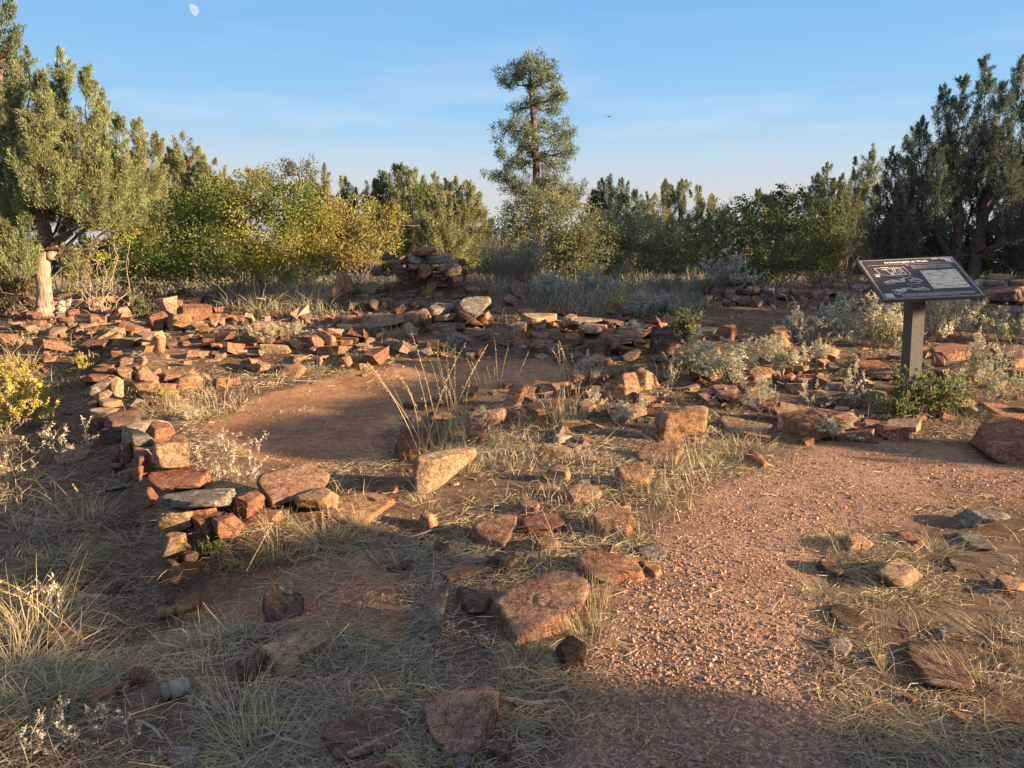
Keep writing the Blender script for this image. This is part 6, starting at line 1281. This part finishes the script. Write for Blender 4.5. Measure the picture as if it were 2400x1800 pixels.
# kind|base x,y and height, width in photo pixels|label|group
PLANTS = '''
white|1665,885 100 210|large spread of pale flowered weed below the pyramid shaped rock
white|1625,870 70 120|pale flowered weed at the near edge of the large spread
white|1720,905 90 150|pale flowered weed trailing toward the craggy red boulder
white|1795,860 85 150|yellowish pale weed below the upright orange brown stone
white|1860,870 60 100|small pale weed near the thin grey flagstone
white|1870,800 75 110|pale weed beside the upright orange brown stone
white|1925,850 60 90|small yellow green weed among flat red slabs
white|1990,800 110 150|tall mass of white flowers just before the post, nearer half
white|2050,812 120 150|tall mass of white flowers touching the post
white|2100,815 95 90|white flowers hugging the shaded side of the post
white|1960,775 70 90|small white flower clump beyond the upright stone
bare|1905,965 90 60|thin white flowered stalk behind the craggy boulder
white|1770,960 90 110|white flowers drooping over the flat tan grey slab
bare|1800,985 120 60|single leaning stem with white buds beside the craggy boulder
white|1950,1030 60 130|white flowered weed growing from the craggy boulder's end
bare|1985,960 120 80|forked white budded stem in shade before the post
white|2195,800 120 110|white flower clump on the sunny side past the post
white|2260,790 110 110|straw and white flower clump behind the split ledge
white|2345,800 80 120|white flower clump at the picture border beyond the sign
white|2390,805 70 90|white flowers half outside the picture beyond the sign
white|2290,900 110 90|lone upright white flowered weed before the purple ledge
white|2330,950 90 110|white flowers scattered in shade past the post
white|2250,930 70 90|small pale weed at the shaded end of the leafy plant
white|2150,885 40 60|tiny pale weed at the post's sunny foot
white|1640,1030 45 90|low yellow green weed by the cracked cream block
white|1575,905 60 50|thin white flowers over the large split boulder
white|1390,955 50 80|white flowers in straw behind the pale cut stone
white|1470,990 60 110|straggly white flowered weed between split boulder and cracked block
bare|1375,905 110 70|white budded stalk rising over the straw heap
white|1130,1000 50 70|pale weed beside the pink block
green|2150,970 90 150|leafy green plant at the foot of the post
green|2100,985 70 120|leafy green plant on the shaded side of the post
green|2215,965 70 110|yellowing leafy plant next to the green one
tuft|2260,975 60 120|dry yellow tuft on the sunny side of the leafy plants
green|1610,800 80 100|dark green leafy weed beside the blackish boulder
tuft|1585,870 60 80|sunlit yellow grass clump by the blackish boulder
bare|160,1085 120 90|tall white flowered stalks before the pinkish slab outside the wall
bare|120,1075 90 60|white flowered stalks beside the taller ones outside the wall
rabbit|60,1000 120 130|yellow flowering rabbitbrush in the sun outside the wall
rabbit|15,1020 100 100|yellow rabbitbrush partly outside the picture
rabbit|195,880 50 40|small yellow flower head on the wall's sunny rim
rabbit|30,905 60 90|yellow flowers above the low pinkish boulder
bare|25,1120 80 70|faded white weed at the picture border outside the wall
tuft|40,1140 90 150|yellow lit grass tuft at the picture border outside the wall
bare|525,1135 150 70|pale budded stalk behind the thick pinkish boulder
bare|575,1140 130 80|pair of pale budded stalks behind the thick pinkish boulder
bare|505,1140 80 60|short pale stalks above the grey green capstone
tuft|660,1295 100 150|bright yellow grass tuft in front of the wall end
tuft|760,1275 110 170|largest bright grass tuft beside the flat orange boulder
tuft|590,1310 70 120|pale wiry grass in front of the red rock
tuft|360,970 60 110|pale lit grass inside the wall
tuft|430,960 50 110|yellow lit grass on the court edge
tuft|340,940 40 90|pale lit grass behind the rippled slab
white|440,985 34 80|white flowers at the court edge in lit grass
tuft|500,975 34 90|short grass where sun meets shadow on the court
tuft|480,1050 40 110|pale grass in shade behind the smooth grey stone
bare|545,1060 60 80|wiry weed in shade on the court edge
tuft|460,900 35 90|dry grass round the large cream boulder
rabbit|385,935 35 60|yellow weed before the flat orange stone
white|690,790 45 110|frosty white weeds behind the wide upright slab
white|620,800 45 90|frosty white weeds on the sunny rubble
tuft|610,790 70 70|upright dry grass on the rubble by the frosty weeds
tuft|740,870 40 90|grass at the foot of the wide upright slab
tuft|800,860 40 90|sunlit grass next to the base block
green|330,745 50 60|fresh green sprouts among the rubble boulders
tall|1010,1085 230 190|tall seeding grass arching over the dark red upright rock
tall|1075,1080 250 110|tallest seed stalks behind the long straw colored block
tall|1165,1040 190 80|seed stalks beside the upright tan rock
tall|1340,985 170 140|curly dry stems over the straw heap
tall|1310,1000 120 110|dry stems in front of the long red rock
tuft|1090,1100 90 140|straw grass behind the long straw colored block
tuft|1180,1080 80 140|straw grass between pink block and red rock
tuft|1290,1000 70 150|heaped straw on the long red rock
tuft|1400,980 60 110|lit grass in front of the large split boulder
tuft|1000,1180 50 120|short grass before the long straw colored block
tall|1405,1420 300 90|green tall grass beside the largest flat topped boulder
tall|1395,1480 240 80|dry drooping grass at the gravel edge by the largest boulder
tuft|1390,1500 110 130|dry tuft under the corner of the largest boulder
tuft|1510,1150 60 120|yellow grass by the pitted tan rock
tuft|1450,1240 50 100|yellow grass behind the sunlit orange boulder
tuft|1620,1080 60 150|yellow sunlit grass below the cracked cream block
tuft|1740,1060 60 170|yellow sunlit grass at the bend of the gravel
tuft|1700,1100 45 150|sprawling straw at the gravel bend
tuft|1560,1085 60 90|grass clump at the cracked block's shaded side
tuft|80,1500 140 230|big sunlit straw tuft by the orange red rock
bare|140,1470 150 60|pale seed stalk in the big sunlit straw tuft
tuft|40,1570 100 200|matted pale grass below the big straw tuft
tuft|120,1640 80 200|reddish straw near the dull red wedge
bare|190,1720 100 100|white flowered weed in the shaded corner
bare|280,1745 110 110|white budded stems in front of the dull red wedge
bare|110,1760 90 90|thin white flowers at the picture border in shade
tuft|470,1580 80 160|greenish tuft above the pale stump piece
tuft|560,1680 120 210|long haired grass tuft beside the dark purple slab
tuft|600,1760 110 220|long drooping grass tuft below the long haired one
bare|475,1700 100 50|dead white stalk in front of the pale stump piece
bare|375,1800 60 40|white flowers on the lower border by the blue grey boulder
tuft|1000,1790 70 130|green grass between the two large loose slabs
tuft|390,1390 60 60|stiff green blades on the rusty brown slab
tuft|520,1380 45 70|short bleached tuft below the wall end
tuft|1230,1560 70 120|dry grass under the largest boulder
tuft|960,1560 50 110|flattened grass at the long narrow stone
tuft|1890,1300 50 120|trampled yellow grass by the lumpy tan rock
tuft|2010,1290 45 140|trampled yellow grass behind the ridge
tuft|2190,1300 50 160|trampled grass near the flat blue grey stone
tuft|2120,1400 50 170|trampled grass beyond the ridge
tuft|2330,1480 70 150|straw tuft at the picture border, halfway down
tall|2400,1560 110 70|seeding grass at the picture border in shade
tuft|2300,1620 60 180|straw tuft past the broad purple slab
tuft|2050,1700 60 160|straw tuft below the broad purple slab
tall|2060,1570 150 40|single bent seed stalk near the gravel
tuft|1930,1400 50 100|wiry tuft at the gravel edge
tuft|2200,1760 60 180|straw tuft in the shaded lower corner
frost|1700,690 90 130|biggest frosted grey shrub in the shade behind the court
frost|1400,700 80 100|frosted grey shrub behind the square edged slab
frost|1440,680 70 80|pale frosted shrub beside the green yellow one
frost|1500,740 60 110|frosted shrub in front of the yellow green one
frost|1285,705 70 90|frosted shrub behind the grey purple leaning slab
frost|1480,790 40 80|low frosted weeds at the court wall
frost|1560,735 50 90|frosted weeds on the bare ground behind the court
frost|1245,640 60 90|frosted weeds behind the cairn's twiggy shrub
rabbit|1370,670 60 110|yellow green rabbitbrush in shade at the mound's rear
rabbit|1450,735 60 70|smaller yellow green rabbitbrush in shade
dust|1330,660 60 120|dusty grey shrub behind the big leaning slab
dust|1470,650 60 140|dusty grey shrub behind the frosted ones
dust|1600,650 50 140|dusty grey shrub near the far wall's end
dust|1560,690 50 120|dusty grey low shrub on the bare ground
dust|1640,700 60 120|dusty grey shrub by the squarish end block
dust|1300,690 45 90|dusty low shrub near the lichen crusted slab
dust|620,690 70 150|grey weeds before the leafy bush
dust|700,690 80 150|grey weeds between the leafy bush and tall tan stone
dust|560,670 60 120|grey weeds at the foot of the leafy bush
dust|760,640 50 110|grey weeds beside the flat grey green slab
tuft|700,720 60 120|shaded straw tuft before the grey weeds
tuft|570,660 70 90|straw tuft under the leafy bush
tuft|850,720 40 80|shaded tuft beside the pyramid stone
tuft|640,740 60 110|shaded straw tuft on the mound's slope
green|1120,650 80 60|bright green leaves at the cairn's edge
green|830,700 35 60|green leaves before the tan slab on the mound
green|990,780 45 40|green weed between brown rock and cleft rock
rabbit|1000,700 30 40|small yellow weed before the cairn
frost|1070,820 40 60|grey weed in front of the large purple brown boulder
tuft|1040,830 35 90|shaded grass at the back of the court
tuft|820,845 50 80|grass under the log shaped stone
tuft|930,790 40 60|tuft beside the brown rock
green|500,1310 60 60|dark green ivy like weed in the corner's shade
tuft|60,1250 60 200|grey shaded grass outside the wall
tuft|200,1220 70 200|shaded dry grass beside the orange brown buried stone
tuft|320,1280 60 160|shaded dry grass at the corner's foot
tuft|150,1320 50 180|shaded matted grass above the grey plank
tuft|260,1160 60 150|shaded grass below the pinkish slab
tuft|50,850 60 150|golden grass on the slope by the picture border
tuft|150,890 40 140|golden grass below the thin tan slab
tuft|30,720 60 120|golden grass under the rusty scrub
tuft|1560,700 40 90|grey grass behind the thin tilted slab
'''
used = {}; qp = np.random.default_rng(404)
for line in PLANTS.strip().splitlines():
    kind, nums, label = line.split('|'); xy, hp, wp = nums.split(); bx, by = map(float, xy.split(',')); hp, wp = float(hp), float(wp)
    meshes, h0, nm, cat = PROTO[kind]; B = hit(bx, by)
    if B is None: B = at(bx, by, 22.)
    B = np.array([B[0], B[1], tz(B[0], B[1]) - .01]); mpp = np.linalg.norm(B - EYE) / FPX
    i = used.get(kind, 0); used[kind] = i + 1; ms = meshes[i % len(meshes)]
    sh = hp * mpp / h0 * (.86 if kind == 'tuft' else 1); ext = {'white': .5, 'bare': .34, 'frost': .48, 'rabbit': .46, 'tuft': .48, 'tall': .42, 'green': .42, 'dust': .6}[kind]; sw = np.clip(wp * mpp / ext, .55 * sh, 2.2 * sh)
    root = thing(nm, label, cat, B, {'white': 'pale flowered weeds', 'bare': 'pale flower stalks', 'frost': 'frosted grey shrubs', 'rabbit': 'yellow flowered shrubs', 'tuft': 'clumps of dry grass', 'tall': 'clumps of seeding grass', 'green': 'green leafy weeds', 'dust': 'dusty grey shrubs'}[kind], qp.random() * 6.283 if kind != 'tall' else qp.normal(0, .4))
    root.scale = (sw, sw, sh)
    for pn, me in ms: obj(pn, me, parent=root)

# ------------------------------------------------------------------ wood lying about
def wood(name, label, cat, pts_px, radii, mat, seed, lift=.0, sides=9, split=False, group=None):
    q = np.random.default_rng(seed); W_ = []
    h0_ = hit(*pts_px[0])
    for (x, y), r_ in zip(pts_px, radii): h_ = at(x, y, h0_[1]) if 'stump' in name and name != 'stump_piece' else hit(x, y) + [0, 0, r_ * .8 + lift]; W_.append(h_)
    W_ = np.array(W_); n_ = len(W_); t = np.linspace(0, n_ - 1, 6 * (n_ - 1) + 1); P = np.stack([np.interp(t, np.arange(n_), W_[:, k]) for k in range(3)], -1); r3 = np.interp(t, np.arange(n_), radii) * (1 + .12 * q.normal(0, 1, len(t)))
    V, Fs = tube(P, r3, sides); c_ = P.mean(0); V = V + (.15 * np.mean(radii)) * fbm(V * 40, seed, 2)[:, None] * np.array([.5, .5, 1])
    obj(name, mesh(name, V - c_, Fs, mat, None, sides > 6), c_, label=label, category=cat, **({'group': group} if group else {}))
k_ = .36166
wood('split_log', 'short split log with yellow broken face and dark bark', 'log', [(372, 1450), (425, 1437), (472, 1420)], [.034, .03, .02], M_LOG, 1)
wood('stump_piece', 'pale sawn stump piece lying in matted grass', 'log', [(382, 1640), (412, 1630), (440, 1618)], [.035, .036, .03], M_WOOD, 2)
wood('grey_plank', 'weathered grey split plank on the shaded ground', 'plank', [(150, 1418), (200, 1405), (252, 1402)], [.014, .018, .012], M_WOOD, 3)
wood('grey_plank', 'darker weathered plank lying under the grey split one', 'plank', [(148, 1445), (190, 1430), (215, 1422)], [.014, .016, .010], M_STICK, 4)
wood('driftwood_root', 'pale crooked root hanging on the wall face', 'root', [(348, 1138), (336, 1110), (325, 1095)], [.02, .017, .012], M_WOOD, 5, .12)
wood('dead_stump', 'grey broken stump at the foot of the pale trunk', 'stump', [(140, 735), (142, 722), (146, 705)], [.085, .08, .06], M_WOOD, 6)
wood('dead_stump', 'pale jagged stump piece beside the grey broken stump', 'stump', [(158, 726), (160, 715), (164, 700)], [.075, .07, .04], M_BARK_PALE, 7)
STICKS = [((815, 1778), (880, 1748), (950, 1715), .007, 'pale stick lying across the dark purple slab'), ((905, 1660), (940, 1675), (970, 1692), .005, 'thin grey twig near the upper rim of the dark purple slab'), ((600, 1740), (640, 1728), (685, 1718), .006, 'white forked twig in long haired grass'),
          ((620, 1712), (660, 1740), (740, 1760), .004, 'long thin twig below the white forked one'), ((1180, 1648), (1240, 1660), (1320, 1650), .009, 'brown root like stick above the square ended slab'), ((960, 1612), (1000, 1615), (1025, 1622), .004, 'light twig above the flat brown slabs'),
          ((945, 1270), (1010, 1250), (1080, 1235), .006, 'dark bent stick below the pointed tan rock'), ((740, 1410), (765, 1395), (790, 1380), .007, 'reddish stick beside the violet grey slab'), ((860, 1300), (875, 1315), (888, 1328), .009, 'short stub of grey wood in gravel'),
          ((490, 1480), (500, 1465), (512, 1445), .006, 'short pale stick right of the split log'), ((230, 1580), (300, 1572), (330, 1590), .004, 'curved pale twig above the dull red wedge'), ((1755, 1535), (1800, 1528), (1842, 1527), .004, 'straight yellow straw lying alone on the gravel'),
          ((1320, 1100), (1390, 1060), (1470, 1010), .004, 'slanting dry stem among the rubble line'), ((330, 1700), (360, 1715), (380, 1740), .006, 'grey stick in the shaded weeds'), ((240, 1010), (300, 1075), (330, 1090), .004, 'grey twig outside the wall by the stalks'),
          ((60, 1230), (100, 1222), (150, 1230), .006, 'bleached curved stick outside the wall'), ((45, 1300), (60, 1275), (75, 1262), .006, 'bleached forked stick outside the wall'), ((545, 690), (580, 686), (608, 692), .02, 'grey branch lying beside the shaded slabs'), ((690, 897), (720, 898), (750, 899), .014, 'dark stick lying on the sunlit court')]
for i, (a, b, c, r_, lb) in enumerate(STICKS): wood('stick', lb, 'stick', [a, b, c], [r_, r_, r_ * .6], [M_STICK, M_WOOD][i % 2], 50 + i, .012, 6, group='sticks and twigs on the ground')

# ------------------------------------------------------------------ moon and bird
def moon():
    c = at(452, 24, 1900.); d = (c - EYE) / np.linalg.norm(c - EYE); r_ = np.linalg.norm(c - EYE) * 11. / FPX
    rt = np.cross(d, [0, 0, 1.]); rt /= np.linalg.norm(rt); up = np.cross(rt, d); a = R(25); X = rt * math.cos(a) + up * math.sin(a); Y = -rt * math.sin(a) + up * math.cos(a)
    Vs, Fs = [], []; n_, m_ = 28, 12                       # the lit part of the ball: from the bright limb to the terminator
    for i in range(n_ + 1):
        la = -math.pi / 2 + math.pi * i / n_
        for j in range(m_ + 1):
            lo = R(-24) + R(114) * j / m_
            p_ = np.array([math.cos(la) * math.sin(lo), math.sin(la), math.cos(la) * math.cos(lo)]); Vs.append((X * p_[0] * 1 + Y * p_[1] - d * p_[2]) * r_)
    for i in range(n_):
        for j in range(m_): k = i * (m_ + 1) + j; Fs.append((k, k + 1, k + m_ + 2, k + m_ + 1))
    m, n, l, p = new_mat('moonlight'); t = n.new('ShaderNodeTexCoord'); s_ = noise(n, l, t.outputs['Object'], .16, 4, .6); r = ramp(n, [(.35, (.42, .62, .9)), (.6, (.72, .83, .95))]); l.new(s_.outputs['Fac'], r.inputs[0])
    e = n.new('ShaderNodeEmission'); l.new(r.outputs[0], e.inputs[0]); e.inputs[1].default_value = .27; l.new(e.outputs[0], n['Material Output'].inputs[0])
    obj('moon', mesh('moon', np.array(Vs), np.array(Fs), m, None, True), c, label='pale daytime moon, a little more than half, high in the blue sky', category='moon')
moon()
b = at(1427, 274, 30.); V1, F1 = tube([[-.06, 0, .0], [0, 0, .012], [.05, 0, .012], [.08, 0, .0]], [.004, .022, .02, .004], 6)
wing = np.array([[.0, 0, .02], [.03, 0, .02], [.02, .10, .05], [-.02, .18, .01], [-.02, .08, .04], [.0, 0, .012], [.03, 0, .012], [.02, .10, .044], [-.02, .18, .006], [-.02, .08, .034]])
wf = [np.array([[0, 1, 2], [0, 2, 4], [4, 2, 3], [5, 7, 6], [5, 9, 7], [9, 8, 7]]), np.array([[0, 5, 6, 1], [1, 6, 7, 2], [2, 7, 8, 3], [3, 8, 9, 4], [4, 9, 5, 0]])]
M_BIRD = emat('dark_feathers', (.04, .038, .04), .8); br_ = thing('bird', 'tiny dark bird flying in the open sky beyond the lone pine', 'bird', b, None, .7)
obj('body', mesh('body', V1, F1, M_BIRD, None, True), parent=br_); obj('wing', mesh('wing', wing, wf, M_BIRD), parent=br_); w2 = wing * [1, -1, .6]; obj('wing', mesh('wing', w2, [f[:, ::-1] for f in wf], M_BIRD), parent=br_)
